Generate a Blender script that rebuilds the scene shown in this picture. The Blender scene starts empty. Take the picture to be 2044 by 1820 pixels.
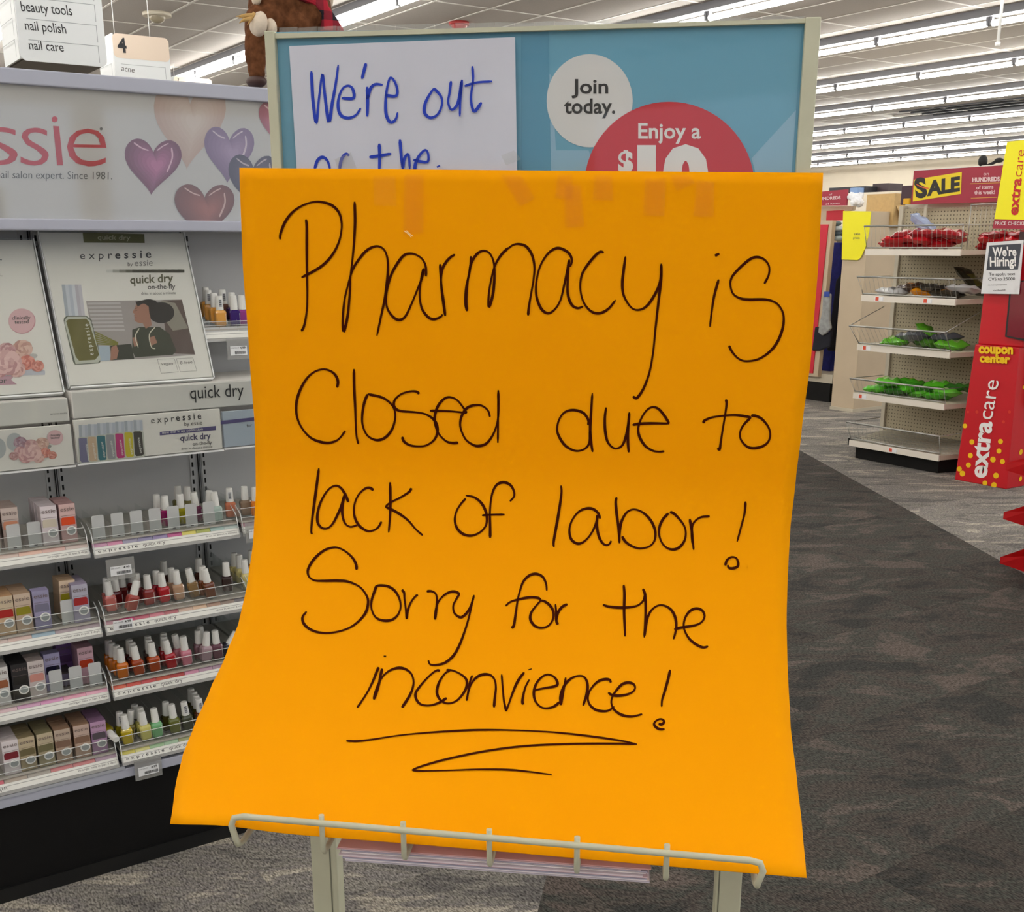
import bpy, bmesh, math, random
from mathutils import Vector, Matrix
from mathutils.bvhtree import BVHTree
random.seed(7)
S = bpy.context.scene
C = S.collection

# ---------------------------------------------------------------- camera
FPX, CX, CY, H = 2250.0, 1022.0, 1134.0, 1.45
PITCH = math.atan(644 / FPX); PC, PS = math.cos(PITCH), math.sin(PITCH)
YAW = math.radians(34)
F2 = (math.sin(YAW), math.cos(YAW)); R2 = (F2[1], -F2[0])
cam = bpy.data.cameras.new('camera'); co = bpy.data.objects.new('camera', cam); C.objects.link(co)
cam.sensor_fit = 'HORIZONTAL'; cam.sensor_width = 36.0
cam.lens = FPX / 2044 * 36.0
cam.shift_y = (CY - 910) / 2044.0
cam.clip_start = 0.02; cam.clip_end = 200
co.location = (0, 0, H)
co.rotation_euler = (math.pi / 2 - PITCH, 0, -YAW)
S.camera = co
# ---------------------------------------------------------------- world, exposure
w = bpy.data.worlds.new('world'); S.world = w; w.use_nodes = True
w.node_tree.nodes['Background'].inputs[0].default_value = (0.80, 0.88, 1.0, 1)
w.node_tree.nodes['Background'].inputs[1].default_value = 1.0
TUBE_STRENGTH = 30.0
S.view_settings.view_transform = 'Standard'; S.view_settings.look = 'None'
S.view_settings.gamma = 1.0; S.view_settings.use_curve_mapping = False
S.view_settings.exposure = 0.0
S.cycles.transparent_max_bounces = 32; S.cycles.diffuse_bounces = 5; S.cycles.max_bounces = 12

# ---------------------------------------------------------------- picking helpers (photo pixel -> point on a real plane)
def ray(x, y):
    a = x - CX; v = y - CY; up = -v * PC - FPX * PS; fw = FPX * PC - v * PS
    return Vector((R2[0] * a + F2[0] * fw, R2[1] * a + F2[1] * fw, up))
CAM = Vector((0, 0, H))
def onY(x, y, Y): d = ray(x, y); return CAM + d * (Y / d.y)
def onX(x, y, X): d = ray(x, y); return CAM + d * (X / d.x)
def onZ(x, y, Z): d = ray(x, y); return CAM + d * ((Z - H) / d.z)
def yl(x, D, z=0.0): return Vector((R2[0] * x + F2[0] * D, R2[1] * x + F2[1] * D, z))   # right/forward -> world
def proj(p):
    a = R2[0] * p[0] + R2[1] * p[1]; fw = F2[0] * p[0] + F2[1] * p[1]; u = p[2] - H
    zz = fw * PC - u * PS
    if zz <= 0.05: return None
    return (CX + FPX * a / zz, CY - FPX * (fw * PS + u * PC) / zz, zz)
class Plane:
    def __init__(s, o, n):
        s.o = Vector(o); s.n = Vector(n).normalized()
        if s.n.dot(CAM - s.o) < 0: s.n = -s.n
    def at(s, x, y, lift=0.0):
        d = ray(x, y); o = s.o + s.n * lift
        return CAM + d * ((o - CAM).dot(s.n) / d.dot(s.n))
# ---------------------------------------------------------------- materials
def lin(c):
    c = c / 255.0
    return c / 12.92 if c <= 0.04045 else ((c + 0.055) / 1.055) ** 2.4
def rgb(r, g, b): return (lin(r), lin(g), lin(b), 1)
MATS = {}
def M(name, col=(200, 200, 200), rough=0.55, metal=0.0, spec=0.5, noise=0.0, nscale=60, bump=0.0, coat=0.0, emit=0.0, emcol=None):
    if name in MATS: return MATS[name]
    m = bpy.data.materials.new(name); m.use_nodes = True; MATS[name] = m
    nt = m.node_tree; b = nt.nodes['Principled BSDF']
    c = rgb(*col)
    b.inputs['Base Color'].default_value = c
    b.inputs['Roughness'].default_value = rough; b.inputs['Metallic'].default_value = metal
    b.inputs['Specular IOR Level'].default_value = spec
    b.inputs['Coat Weight'].default_value = coat
    if emit:
        b.inputs['Emission Color'].default_value = rgb(*(emcol or col)); b.inputs['Emission Strength'].default_value = emit
    if noise or bump:
        g = nt.nodes.new('ShaderNodeNewGeometry'); n = nt.nodes.new('ShaderNodeTexNoise')
        n.inputs['Scale'].default_value = nscale; n.inputs['Detail'].default_value = 4
        nt.links.new(g.outputs['Position'], n.inputs['Vector'])
        if noise:
            r = nt.nodes.new('ShaderNodeValToRGB')
            r.color_ramp.elements[0].position = 0.3; r.color_ramp.elements[1].position = 0.7
            r.color_ramp.elements[0].color = tuple(max(0, x * (1 - noise)) for x in c[:3]) + (1,)
            r.color_ramp.elements[1].color = tuple(min(1, x * (1 + noise)) for x in c[:3]) + (1,)
            nt.links.new(n.outputs['Fac'], r.inputs['Fac']); nt.links.new(r.outputs['Color'], b.inputs['Base Color'])
        if bump:
            bp = nt.nodes.new('ShaderNodeBump'); bp.inputs['Strength'].default_value = bump; bp.inputs['Distance'].default_value = 0.002
            nt.links.new(n.outputs['Fac'], bp.inputs['Height']); nt.links.new(bp.outputs['Normal'], b.inputs['Normal'])
    return m
def clear(name, tint=(235, 240, 240), gloss=0.12, rough=0.04, milky=0.0, milk=(200, 205, 205), fres=0.32):
    if name in MATS: return MATS[name]
    m = bpy.data.materials.new(name); m.use_nodes = True; MATS[name] = m
    nt = m.node_tree; nt.nodes.clear()
    o = nt.nodes.new('ShaderNodeOutputMaterial'); t = nt.nodes.new('ShaderNodeBsdfTransparent'); g = nt.nodes.new('ShaderNodeBsdfGlossy')
    t.inputs[0].default_value = tuple(x / 255.0 for x in tint) + (1,); g.inputs['Roughness'].default_value = rough; g.inputs[0].default_value = (1, 1, 1, 1)
    lw = nt.nodes.new('ShaderNodeFresnel'); lw.inputs['IOR'].default_value = 1.45
    mu = nt.nodes.new('ShaderNodeMath'); mu.operation = 'MULTIPLY_ADD'; mu.inputs[1].default_value = fres; mu.inputs[2].default_value = gloss * 0.15
    mx = nt.nodes.new('ShaderNodeMixShader')
    nt.links.new(lw.outputs[0], mu.inputs[0]); nt.links.new(mu.outputs[0], mx.inputs[0])
    nt.links.new(t.outputs[0], mx.inputs[1]); nt.links.new(g.outputs[0], mx.inputs[2])
    out = mx
    if milky:
        d = nt.nodes.new('ShaderNodeBsdfDiffuse'); d.inputs[0].default_value = rgb(*milk)
        m2 = nt.nodes.new('ShaderNodeMixShader'); m2.inputs[0].default_value = milky
        nt.links.new(mx.outputs[0], m2.inputs[1]); nt.links.new(d.outputs[0], m2.inputs[2]); out = m2
    nt.links.new(out.outputs[0], o.inputs[0])
    return m
# ---------------------------------------------------------------- mesh builder
class MB:
    def __init__(s): s.v = []; s.f = []; s.m = []; s.mats = []; s.sm = []
    def mi(s, mat):
        if mat not in s.mats: s.mats.append(mat)
        return s.mats.index(mat)
    def add(s, vs, fs, mat=None, smooth=False):
        k = len(s.v); s.v += [Vector(q) for q in vs]
        i = s.mi(mat) if mat else 0
        for f in fs: s.f.append([k + j for j in f]); s.m.append(i); s.sm.append(smooth)
        return s
    def box(s, x0, x1, y0, y1, z0, z1, mat=None):
        return s.hexa([(x0, y0, z0), (x1, y0, z0), (x1, y1, z0), (x0, y1, z0)], [(x0, y0, z1), (x1, y0, z1), (x1, y1, z1), (x0, y1, z1)], mat)
    def hexa(s, lo, hi, mat=None):
        return s.add(list(lo) + list(hi), [(3, 2, 1, 0), (4, 5, 6, 7), (0, 1, 5, 4), (1, 2, 6, 5), (2, 3, 7, 6), (3, 0, 4, 7)], mat)
    def slab(s, pts, nrm, t, mat=None):
        n = len(pts); nv = Vector(nrm) * t
        return s.add([Vector(p) for p in pts] + [Vector(p) - nv for p in pts],
                     [tuple(range(n)), tuple(range(2 * n - 1, n - 1, -1))] + [(i, i + n, (i + 1) % n + n, (i + 1) % n) for i in range(n)], mat)
    def poly(s, pts, mat=None): return s.add(pts, [tuple(range(len(pts)))], mat)
    def tube(s, path, r, mat=None, n=8, closed=False):
        P = [Vector(p) for p in path]; rings = []
        m = len(P); up = None
        for i in range(m):
            a = P[i - 1] if (i > 0 or closed) else P[i]; b = P[(i + 1) % m] if (i < m - 1 or closed) else P[i]
            t = (b - a).normalized()
            if up is None: up = Vector((0, 0, 1)) if abs(t.z) < 0.9 else Vector((1, 0, 0))
            x = up.cross(t)
            if x.length < 1e-4: x = Vector((1, 0, 0)).cross(t)
            x.normalize(); y = t.cross(x); up = y
            rr = r[i] if isinstance(r, (list, tuple)) else r
            rings.append([P[i] + (x * math.cos(2 * math.pi * k / n) + y * math.sin(2 * math.pi * k / n)) * rr for k in range(n)])
        vs = [q for rg in rings for q in rg]; fs = []
        for i in range(m - 1 if not closed else m):
            j = (i + 1) % m
            for k in range(n): fs.append((i * n + k, i * n + (k + 1) % n, j * n + (k + 1) % n, j * n + k))
        s.add(vs, fs, mat, True)
        if not closed:
            k0 = len(s.v) - len(vs)
            s.f.append([k0 + k for k in range(n)][::-1]); s.m.append(s.mi(mat) if mat else 0); s.sm.append(False)
            s.f.append([k0 + (m - 1) * n + k for k in range(n)]); s.m.append(s.mi(mat) if mat else 0); s.sm.append(False)
        return s
    def ell(s, c, r, mat=None, nu=14, nv=9, rot=None):
        vs = []; fs = []
        for i in range(nv + 1):
            th = math.pi * i / nv
            for j in range(nu):
                ph = 2 * math.pi * j / nu
                p = Vector((r[0] * math.sin(th) * math.cos(ph), r[1] * math.sin(th) * math.sin(ph), r[2] * math.cos(th)))
                if rot: p = rot @ p
                vs.append(Vector(c) + p)
        for i in range(nv):
            for j in range(nu): fs.append((i * nu + j, (i + 1) * nu + j, (i + 1) * nu + (j + 1) % nu, i * nu + (j + 1) % nu))
        return s.add(vs, fs, mat, True)
    def mesh(s, name, mats=None, off=(0, 0, 0), bevel=0.0):
        me = bpy.data.meshes.new(name); o = Vector(off)
        me.from_pydata([v - o for v in s.v], [], s.f)
        for m in (mats if mats else s.mats): me.materials.append(m)
        if not mats or len(mats) > 1:
            me.polygons.foreach_set('material_index', s.m)
        me.polygons.foreach_set('use_smooth', s.sm)
        bm = bmesh.new(); bm.from_mesh(me)
        bmesh.ops.remove_doubles(bm, verts=bm.verts, dist=1e-6)
        if bevel:
            bmesh.ops.bevel(bm, geom=[e for e in bm.edges if e.is_manifold and e.calc_face_angle(0) > 0.5], offset=bevel, segments=2, affect='EDGES', profile=0.5)
        bmesh.ops.recalc_face_normals(bm, faces=bm.faces)
        bm.to_mesh(me); bm.free(); me.update()
        return me
    def build(s, name, mats=None, parent=None, bevel=0.0):
        if mats is not None and not isinstance(mats, (list, tuple)): mats = [mats]
        off = Vector((0, 0, 0))
        q = parent
        while q is not None: off += q.location; q = q.parent
        o = bpy.data.objects.new(name, s.mesh(name, mats, off, bevel)); C.objects.link(o)
        if parent is not None: o.parent = parent
        return o
def tag(o, label=None, cat=None, group=None, kind=None):
    if label: o['label'] = label
    if cat: o['category'] = cat
    if group: o['group'] = group
    if kind: o['kind'] = kind
    return o
def thing(name, loc, label, cat, group=None):
    o = bpy.data.objects.new(name, None); C.objects.link(o); o.location = loc; o.empty_display_size = 0.05
    return tag(o, label, cat, group)
def copy_tree(o, parent=None):
    c = o.copy(); C.objects.link(c); c.parent = parent
    for ch in list(o.children): copy_tree(ch, c)
    return c
# ---------------------------------------------------------------- lettering
_tc = {}
def glyphs(txt, bold=0.0):
    k = (txt, bold)
    if k in _tc: return _tc[k]
    cu = bpy.data.curves.new('t', 'FONT'); cu.body = txt; cu.size = 1.0; cu.offset = bold; cu.resolution_u = 3
    o = bpy.data.objects.new('t', cu); C.objects.link(o)
    dg = bpy.context.evaluated_depsgraph_get(); me = o.evaluated_get(dg).to_mesh()
    vs = [(v.co.x, v.co.y) for v in me.vertices]; fs = [tuple(p.vertices) for p in me.polygons]
    o.evaluated_get(dg).to_mesh_clear(); bpy.data.objects.remove(o); bpy.data.curves.remove(cu)
    _tc[k] = (vs, fs); return _tc[k]
CAPH = 0.69
def text_px(mb, plane, txt, x0, y0, x1, y1, h, mat, bold=0.0, up=None, lift=0.001):
    """letters laid on a real plane; baseline from (x0,y0) to (x1,y1), capital height h, all read off the photograph"""
    vs, fs = glyphs(txt, bold)
    if not vs: return
    mn = min(v[0] for v in vs); mx = max(v[0] for v in vs)
    d = Vector((x1 - x0, y1 - y0)); u = Vector(up) if up else Vector((d.y, -d.x)).normalized()
    out = []
    for a, b in vs:
        t = (a - mn) / (mx - mn); q = Vector((x0, y0)) + d * t + u * (h * b / CAPH)
        out.append(plane.at(q.x, q.y, lift))
    mb.add(out, fs, mat)
def text_w(mb, txt, o, ex, ey, width, h, mat, bold=0.0):
    vs, fs = glyphs(txt, bold); mn = min(v[0] for v in vs); mx = max(v[0] for v in vs)
    o = Vector(o); ex = Vector(ex); ey = Vector(ey)
    mb.add([o + ex * (width * (a - mn) / (mx - mn)) + ey * (h * b / CAPH) for a, b in vs], fs, mat)
def ppoly(mb, plane, pts, mat, lift=0.0005): mb.poly([plane.at(x, y, lift) for x, y in pts], mat)
def circ(cx, cy, rx, ry=None, n=28, a0=0, rot=0):
    ry = ry or rx; r = []
    for i in range(n):
        t = 2 * math.pi * i / n + a0; x = rx * math.cos(t); y = ry * math.sin(t)
        r.append((cx + x * math.cos(rot) - y * math.sin(rot), cy + x * math.sin(rot) + y * math.cos(rot)))
    return r
def smooth_path(pts, k=5):
    if len(pts) < 3: return [Vector(p) for p in pts]
    P = [Vector(p) for p in pts]; P = [P[0] * 2 - P[1]] + P + [P[-1] * 2 - P[-2]]; out = []
    for i in range(1, len(P) - 2):
        a, b, c, d = P[i - 1:i + 3]
        for j in range(k):
            t = j / k
            out.append(0.5 * ((2 * b) + (c - a) * t + (2 * a - 5 * b + 4 * c - d) * t * t + (3 * b - 3 * c + d - a) * t ** 3))
    out.append(P[-2]); return out
def ribbon(mb, pts, wd, hit, mat, taper=True):
    """pen stroke: a flat ribbon laid on a surface through hit(x, y)"""
    P = smooth_path(pts); Q = [P[0]]
    for p in P[1:]:
        if (p - Q[-1]).length > 0.8: Q.append(p)
    if len(Q) < 2: Q.append(Q[0] + Vector((2, 0)))
    L = []; R = []; n = len(Q); k0 = len(mb.v)
    for i, p in enumerate(Q):
        t = (Q[min(i + 1, n - 1)] - Q[max(i - 1, 0)]); t = t.normalized() if t.length > 1e-6 else Vector((1, 0))
        nn = Vector((-t.y, t.x)); ww = wd / 2 * (0.92 + 0.18 * math.sin(i * 0.21 + p.x * 0.01))
        if i in (0, n - 1): ww *= 0.55
        a = hit(*(p + nn * ww)); b = hit(*(p - nn * ww))
        if a is None or b is None:
            if len(L) > 1: mb.add([v for pr in zip(L, R) for v in pr], [(2 * j, 2 * j + 1, 2 * j + 3, 2 * j + 2) for j in range(len(L) - 1)], mat)
            L = []; R = []; continue
        L.append(a); R.append(b)
    if len(L) > 1: mb.add([v for pr in zip(L, R) for v in pr], [(2 * j, 2 * j + 1, 2 * j + 3, 2 * j + 2) for j in range(len(L) - 1)], mat)
ORD = ['', 'first', 'second', 'third', 'fourth', 'fifth', 'sixth', 'seventh', 'eighth', 'ninth', 'tenth', 'eleventh', 'twelfth', 'thirteenth', 'fourteenth', 'fifteenth', 'sixteenth', 'seventeenth', 'eighteenth', 'nineteenth', 'twentieth', 'twenty-first', 'twenty-second', 'twenty-third', 'twenty-fourth', 'twenty-fifth']
# ================================================================ SETTING
def carpet(name, cols, streak):
    m = bpy.data.materials.new(name); m.use_nodes = True; nt = m.node_tree; b = nt.nodes['Principled BSDF']
    b.inputs['Roughness'].default_value = 0.95; b.inputs['Specular IOR Level'].default_value = 0.15
    g = nt.nodes.new('ShaderNodeNewGeometry'); oi = nt.nodes.new('ShaderNodeObjectInfo')
    off = nt.nodes.new('ShaderNodeVectorMath'); off.operation = 'MULTIPLY_ADD'; off.inputs[1].default_value = (1, 1, 1)
    sc = nt.nodes.new('ShaderNodeVectorMath'); sc.operation = 'SCALE'; sc.inputs[0].default_value = (3.1, 1.7, 0); nt.links.new(oi.outputs['Random'], sc.inputs['Scale'])
    nt.links.new(g.outputs['Position'], off.inputs[0]); nt.links.new(sc.outputs[0], off.inputs[2])
    mp = nt.nodes.new('ShaderNodeMapping'); mp.inputs['Scale'].default_value = streak
    mr = nt.nodes.new('ShaderNodeMapping'); mr.inputs['Rotation'].default_value = (0, 0, math.radians(34)); nt.links.new(off.outputs[0], mr.inputs['Vector']); nt.links.new(mr.outputs[0], mp.inputs['Vector'])
    n1 = nt.nodes.new('ShaderNodeTexNoise'); n1.inputs['Scale'].default_value = 2.6; n1.inputs['Detail'].default_value = 5; n1.inputs['Roughness'].default_value = 0.66; n1.inputs['Distortion'].default_value = 0.5
    nt.links.new(mp.outputs[0], n1.inputs['Vector'])
    r = nt.nodes.new('ShaderNodeValToRGB'); e = r.color_ramp.elements
    e[0].position = 0.40; e[0].color = rgb(*cols[0]); e[1].position = 0.60; e[1].color = rgb(*cols[-1])
    for i, c in enumerate(cols[1:-1]):
        q = e.new(0.40 + 0.20 * (i + 1) / (len(cols) - 1)); q.color = rgb(*c)
    nt.links.new(n1.outputs['Fac'], r.inputs['Fac'])
    mp2 = nt.nodes.new('ShaderNodeMapping'); mp2.inputs['Rotation'].default_value = (0, 0, math.radians(20)); mp2.inputs['Scale'].default_value = (1, 0.35, 1)
    nt.links.new(g.outputs['Position'], mp2.inputs['Vector'])
    n2 = nt.nodes.new('ShaderNodeTexNoise'); n2.inputs['Scale'].default_value = 240; n2.inputs['Detail'].default_value = 2
    nt.links.new(mp2.outputs[0], n2.inputs['Vector'])
    r2 = nt.nodes.new('ShaderNodeMapRange'); r2.inputs[1].default_value = 0.33; r2.inputs[2].default_value = 0.68; r2.inputs[3].default_value = 0.42; r2.inputs[4].default_value = 1.75
    nt.links.new(n2.outputs['Fac'], r2.inputs[0])
    r3 = nt.nodes.new('ShaderNodeMapRange'); r3.inputs[3].default_value = 0.9; r3.inputs[4].default_value = 1.1; nt.links.new(oi.outputs['Random'], r3.inputs[0])
    mm = nt.nodes.new('ShaderNodeMath'); mm.operation = 'MULTIPLY'; nt.links.new(r2.outputs[0], mm.inputs[0]); nt.links.new(r3.outputs[0], mm.inputs[1])
    mul = nt.nodes.new('ShaderNodeVectorMath'); mul.operation = 'SCALE'; nt.links.new(r.outputs['Color'], mul.inputs[0]); nt.links.new(mm.outputs[0], mul.inputs['Scale'])
    nt.links.new(mul.outputs[0], b.inputs['Base Color'])
    bp = nt.nodes.new('ShaderNodeBump'); bp.inputs['Strength'].default_value = 0.6; bp.inputs['Distance'].default_value = 0.003
    nt.links.new(n2.outputs['Fac'], bp.inputs['Height']); nt.links.new(bp.outputs['Normal'], b.inputs['Normal'])
    return m
dark_carpet = carpet('dark_carpet', [(52, 52, 50), (70, 64, 60), (62, 63, 59), (86, 78, 73)], (0.8, 1.5, 1))
light_carpet = carpet('light_carpet', [(98, 95, 93), (126, 122, 115), (114, 110, 108), (156, 149, 137)], (0.8, 2.6, 1))
XW, YW = 25.6, 24.5
fl = MB().box(-9, XW, -9, YW, -0.06, -0.004).build('floor', light_carpet); tag(fl, kind='structure')
# carpet tiles, clipped to the dark walkway and the light zones either side
def clip(poly, a, b, keep):
    out = []; n = len(poly); d = Vector((b[0] - a[0], b[1] - a[1]))
    def s(p): return keep * (d.x * (p[1] - a[1]) - d.y * (p[0] - a[0]))
    for i in range(n):
        p, q = poly[i], poly[(i + 1) % n]; sp, sq = s(p), s(q)
        if sp >= 0: out.append(p)
        if (sp >= 0) != (sq >= 0):
            t = sp / (sp - sq); out.append((p[0] + (q[0] - p[0]) * t, p[1] + (q[1] - p[1]) * t))
    return out
EA = onZ(1590, 895, 0); EB = onZ(2044, 1145, 0)       # right-hand edge of the dark walkway
GA = onZ(1073, 1820, 0); GB = onZ(1093, 1740, 0)      # left-hand edge
TS = 0.61; x0t, y0t = 0.23, 0.28
for i in range(-3, 17):
    for j in range(-2, 15):
        x = x0t + i * TS; y = y0t + j * TS
        vis = False
        for cxx in (0, .5, 1):
            for cyy in (0, .5, 1):
                q = proj((x + TS * cxx, y + TS * cyy, 0))
                if q and -120 < q[0] < 2164 and 600 < q[1] < 1950: vis = True
        if not vis or x > 9.2 or y > 8.6: continue
        g = 0.0004; sq = [(x + g, y + g), (x + TS - g, y + g), (x + TS - g, y + TS - g), (x + g, y + TS - g)]
        d1 = clip(clip(sq, EA, EB, -1), GA, GB, -1)
        for pl, mt in ((d1, dark_carpet), (clip(sq, EA, EB, 1), light_carpet), (clip(sq, GA, GB, 1), light_carpet)):
            if len(pl) < 3: continue
            ar = abs(sum(pl[k][0] * pl[(k + 1) % len(pl)][1] - pl[(k + 1) % len(pl)][0] * pl[k][1] for k in range(len(pl)))) / 2
            if ar < 0.0008: continue
            MB().slab([(p[0], p[1], 0.0) for p in pl], (0, 0, 1), 0.006).build('carpet_tile', mt, fl)
cream = M('cream_wall', (236, 226, 208), 0.8, noise=0.03, nscale=2)
for nm, bx in (('wall_right', (XW, XW + .1, -9, YW, 0, 3.6)), ('wall_back', (-9, XW, YW, YW + .1, 0, 3.6)), ('wall_left', (-9.1, -9, -9, YW, 0, 3.6))):
    tag(MB().box(*bx).build(nm, cream), kind='structure')
# the shop-front wall behind the photographer, with its big windows
sf = MB(); sf.box(-9, XW, -9.1, -9, 0, .5); sf.box(-9, XW, -9.1, -9, 3.0, 3.6)
for k in range(9): sf.box(-9 + k * 4.2, -9 + k * 4.2 + .35, -9.1, -9, .5, 3.0)
tag(sf.build('wall_front', cream), kind='structure')
CZ = 3.52
tile_m = M('ceiling_tile', (186, 180, 175), 0.9, noise=0.05, nscale=90, bump=0.3)
grid_m = M('ceiling_grid', (225, 222, 216), 0.5)
ce = MB().box(-9, XW, -9, YW, CZ + .03, CZ + .08).build('ceiling', M('ceiling_slab', (150, 145, 140), 0.9)); tag(ce, kind='structure')
GX, GY = 0.585, 1.262
gx0, gy0 = 9.93 - 17 * GX - GX / 2, 8.17 - 7 * GY
near = []; far = []
for i in range(-19, 44):
    for j in range(-7, 19):
        x = gx0 + i * GX; y = gy0 + j * GY
        if 15.9 < x < 17.2 and 10.2 < y < 12.6: continue
        if x + GX > XW or y + GY > YW or x < -9 or y < -9: continue
        q = [proj((x + GX * a, y + GY * b, CZ)) for a in (0, 1) for b in (0, 1)]
        inn = any(k and -60 < k[0] < 2104 and -60 < k[1] < 460 for k in q)
        (near if inn else far).append(((x, y), min([k[2] for k in q if k] or [99])))
near.sort(key=lambda t: t[1]); far += near[290:]; near = near[:290]
tm = MB().box(.012, GX - .012, .012, GY - .012, 0, .014).mesh('ceiling_tile', [tile_m])
for (x, y), _ in near:
    o = bpy.data.objects.new('ceiling_tile', tm); C.objects.link(o); o.location = (x, y, CZ); o.parent = ce
ft = MB()
for (x, y), _ in far: ft.box(x + .012, x + GX - .012, y + .012, y + GY - .012, CZ, CZ + .014)
tag(ft.build('ceiling_tile', tile_m, ce), kind='stuff')
gb = MB().box(-.012, .012, -9, YW, -.004, .03).mesh('grid_bar', [grid_m])
for i in range(-19, 45):
    if gx0 + i * GX > XW or gx0 + i * GX < -9: continue
    o = bpy.data.objects.new('grid_bar', gb); C.objects.link(o); o.location = (gx0 + i * GX, 0, CZ); o.parent = ce
gb2 = MB().box(-9, XW, -.012, .012, -.0045, .03).mesh('grid_bar', [grid_m])
for j in range(-7, 20):
    if gy0 + j * GY > YW or gy0 + j * GY < -9: continue
    o = bpy.data.objects.new('grid_bar', gb2); C.objects.link(o); o.location = (0, gy0 + j * GY, CZ); o.parent = ce
# dark open air return in the ceiling at the right
vn = thing('ceiling_vent', (16.6, 11.4, CZ), 'black slotted air vent in the ceiling above the sale sign', 'vent')
MB().box(15.95, 17.25, 10.3, 12.6, CZ + .005, CZ + .02).build('backing', M('vent_black', (14, 14, 16), 0.9), vn)
for k in range(5): MB().box(15.98 + k * .29, 16.02 + k * .29, 10.3, 12.6, CZ - .02, CZ + .01).build('slat', M('vent_slat', (70, 72, 78), 0.6), vn)
# fluorescent tubes in continuous rows
tube_e = M('tube_glow', (255, 255, 255), emit=TUBE_STRENGTH, emcol=(255, 252, 244))
hous = M('light_housing', (132, 132, 138), 0.6, spec=.2); sock = M('lamp_socket', (110, 110, 114), 0.6)
TL = GY
m_h = MB()
m_h.add([(-.07, 0, .055), (.07, 0, .055), (.07, 0, .125), (-.07, 0, .125), (-.07, TL, .055), (.07, TL, .055), (.07, TL, .125), (-.07, TL, .125)], [(0, 1, 2, 3), (7, 6, 5, 4), (0, 4, 5, 1), (1, 5, 6, 2), (2, 6, 7, 3), (3, 7, 4, 0)])
m_h = m_h.mesh('housing', [hous])
m_t = MB().tube([(0, .03, 0), (0, TL - .03, 0)], .025, n=10).mesh('tube', [tube_e])
m_s = MB().box(-.018, .018, .004, .03, -.018, .06).box(-.018, .018, TL - .03, TL - .004, -.018, .06).mesh('socket', [sock])
rows = [-4.5, -2.15, .2, 2.56, 5.02, 7.62, 9.93, 12.27, 14.55, 16.93, 19.18, 21.5, 23.4]
NL = 0; LZ = 3.4
for ri, X in enumerate(rows):
    ph = {5.02: -.3}.get(X, 0.0)
    vis = []; hid = []
    for j in range(-7, 20):
        y = gy0 + j * GY + ph
        if y < -6 or y + TL > YW: continue
        q = [proj((X, y + TL * t, LZ)) for t in (0, .5, 1)]
        iv = any(k and -40 < k[0] < 2084 and -40 < k[1] < 400 for k in q)
        (vis if iv else hid).append(y)
    if X > 15: hid = hid[-5:] + hid[:4]
    vis.sort(reverse=True)
    for n_, y in enumerate(vis + hid):
        seen = n_ < len(vis)
        lab = ('fluorescent tube, %s ceiling row from the right wall, %s tube from the far end' % (ORD[13 - ri], ORD[n_ + 1])) if seen else 'white fluorescent tube light outside the picture'
        t = thing('ceiling_light', (X, y, LZ), lab, 'ceiling light', 'ceiling tube lights' if seen else 'ceiling tube lights outside the picture')
        for nm, me in (('housing', m_h), ('tube', m_t), ('socket', m_s)):
            o = bpy.data.objects.new(nm, me); C.objects.link(o); o.parent = t
        NL += 1
print('lights', NL, 'near tiles', len(near))
p = onZ(313, 26, CZ)
dm = thing('smoke_detector', p, 'small round cream dome on the ceiling right of the nail care sign', 'smoke detector')
MB().tube([p + Vector((0, 0, 0)), p + Vector((0, 0, -.03))], .13, n=20).build('base', M('detector', (216, 208, 190), 0.5), dm)
MB().ell(p + Vector((0, 0, -.03)), (.075, .075, .06)).build('dome', M('detector_dome', (150, 140, 120), 0.3), dm)
p = onZ(916, 44, CZ)
al = thing('alarm_beacon', p, 'small red beacon on the ceiling above the blue poster', 'alarm')
MB().tube([p, p + Vector((0, 0, -.03))], .1, n=16).build('base', M('beacon_base', (180, 60, 60), 0.5), al)
MB().ell(p + Vector((0, 0, -.03)), (.08, .08, .04)).build('lens', M('beacon_red', (190, 20, 30), 0.3), al)
p = onZ(1992, 84, 2.95); MBt = thing('hanging_rod', p, 'thin white rod hanging from the ceiling at the upper right', 'rod')
MB().tube([p, Vector((p.x, p.y, CZ))], .012, n=8).build('rod', M('white_metal', (232, 232, 230), 0.4), MBt)
MB().tube([p, p + Vector((0, 0, -.03))], .02, n=8).build('clip', M('white_metal'), MBt)
# ================================================================ SIGN STAND
E_ = Vector((.9935, -.1135)); N_ = Vector((.1135, .9935))
def st(a, b, z):       # stand frame: a to the right, b away from the viewer
    q = Vector((.0225, 1.17)) + E_ * a + N_ * b
    return yl(q.x, q.y, z)
SN = (yl(N_.x, N_.y)).normalized()
cream_m = M('cream_enamel', (196, 196, 172), 0.42, noise=0.04, nscale=30)
base = st(0, 0.02, 0)
stand = thing('sign_stand', base, 'cream metal poster stand with two poles and a wire basket, in the foreground', 'sign stand')
def sbox(mb, a0, a1, b0, b1, z0, z1, mat=None):
    return mb.hexa([st(a0, b0, z0), st(a1, b0, z0), st(a1, b1, z0), st(a0, b1, z0)], [st(a0, b0, z1), st(a1, b0, z1), st(a1, b1, z1), st(a0, b1, z1)], mat)
sbox(MB(), -.264, -.254, -.006, .014, .93, 1.650).build('frame_rail', cream_m, stand, bevel=.001)
sbox(MB(), .250, .264, -.006, .014, .93, 1.652).build('frame_rail', cream_m, stand, bevel=.001)
m = MB(); m.hexa([st(-.254, -.004, 1.6435), st(.250, -.004, 1.6475), st(.250, .014, 1.6475), st(-.254, .014, 1.6435)], [st(-.254, -.004, 1.648), st(.250, -.004, 1.651), st(.250, .014, 1.651), st(-.254, .014, 1.648)])
m.build('frame_rail', cream_m, stand)
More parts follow.
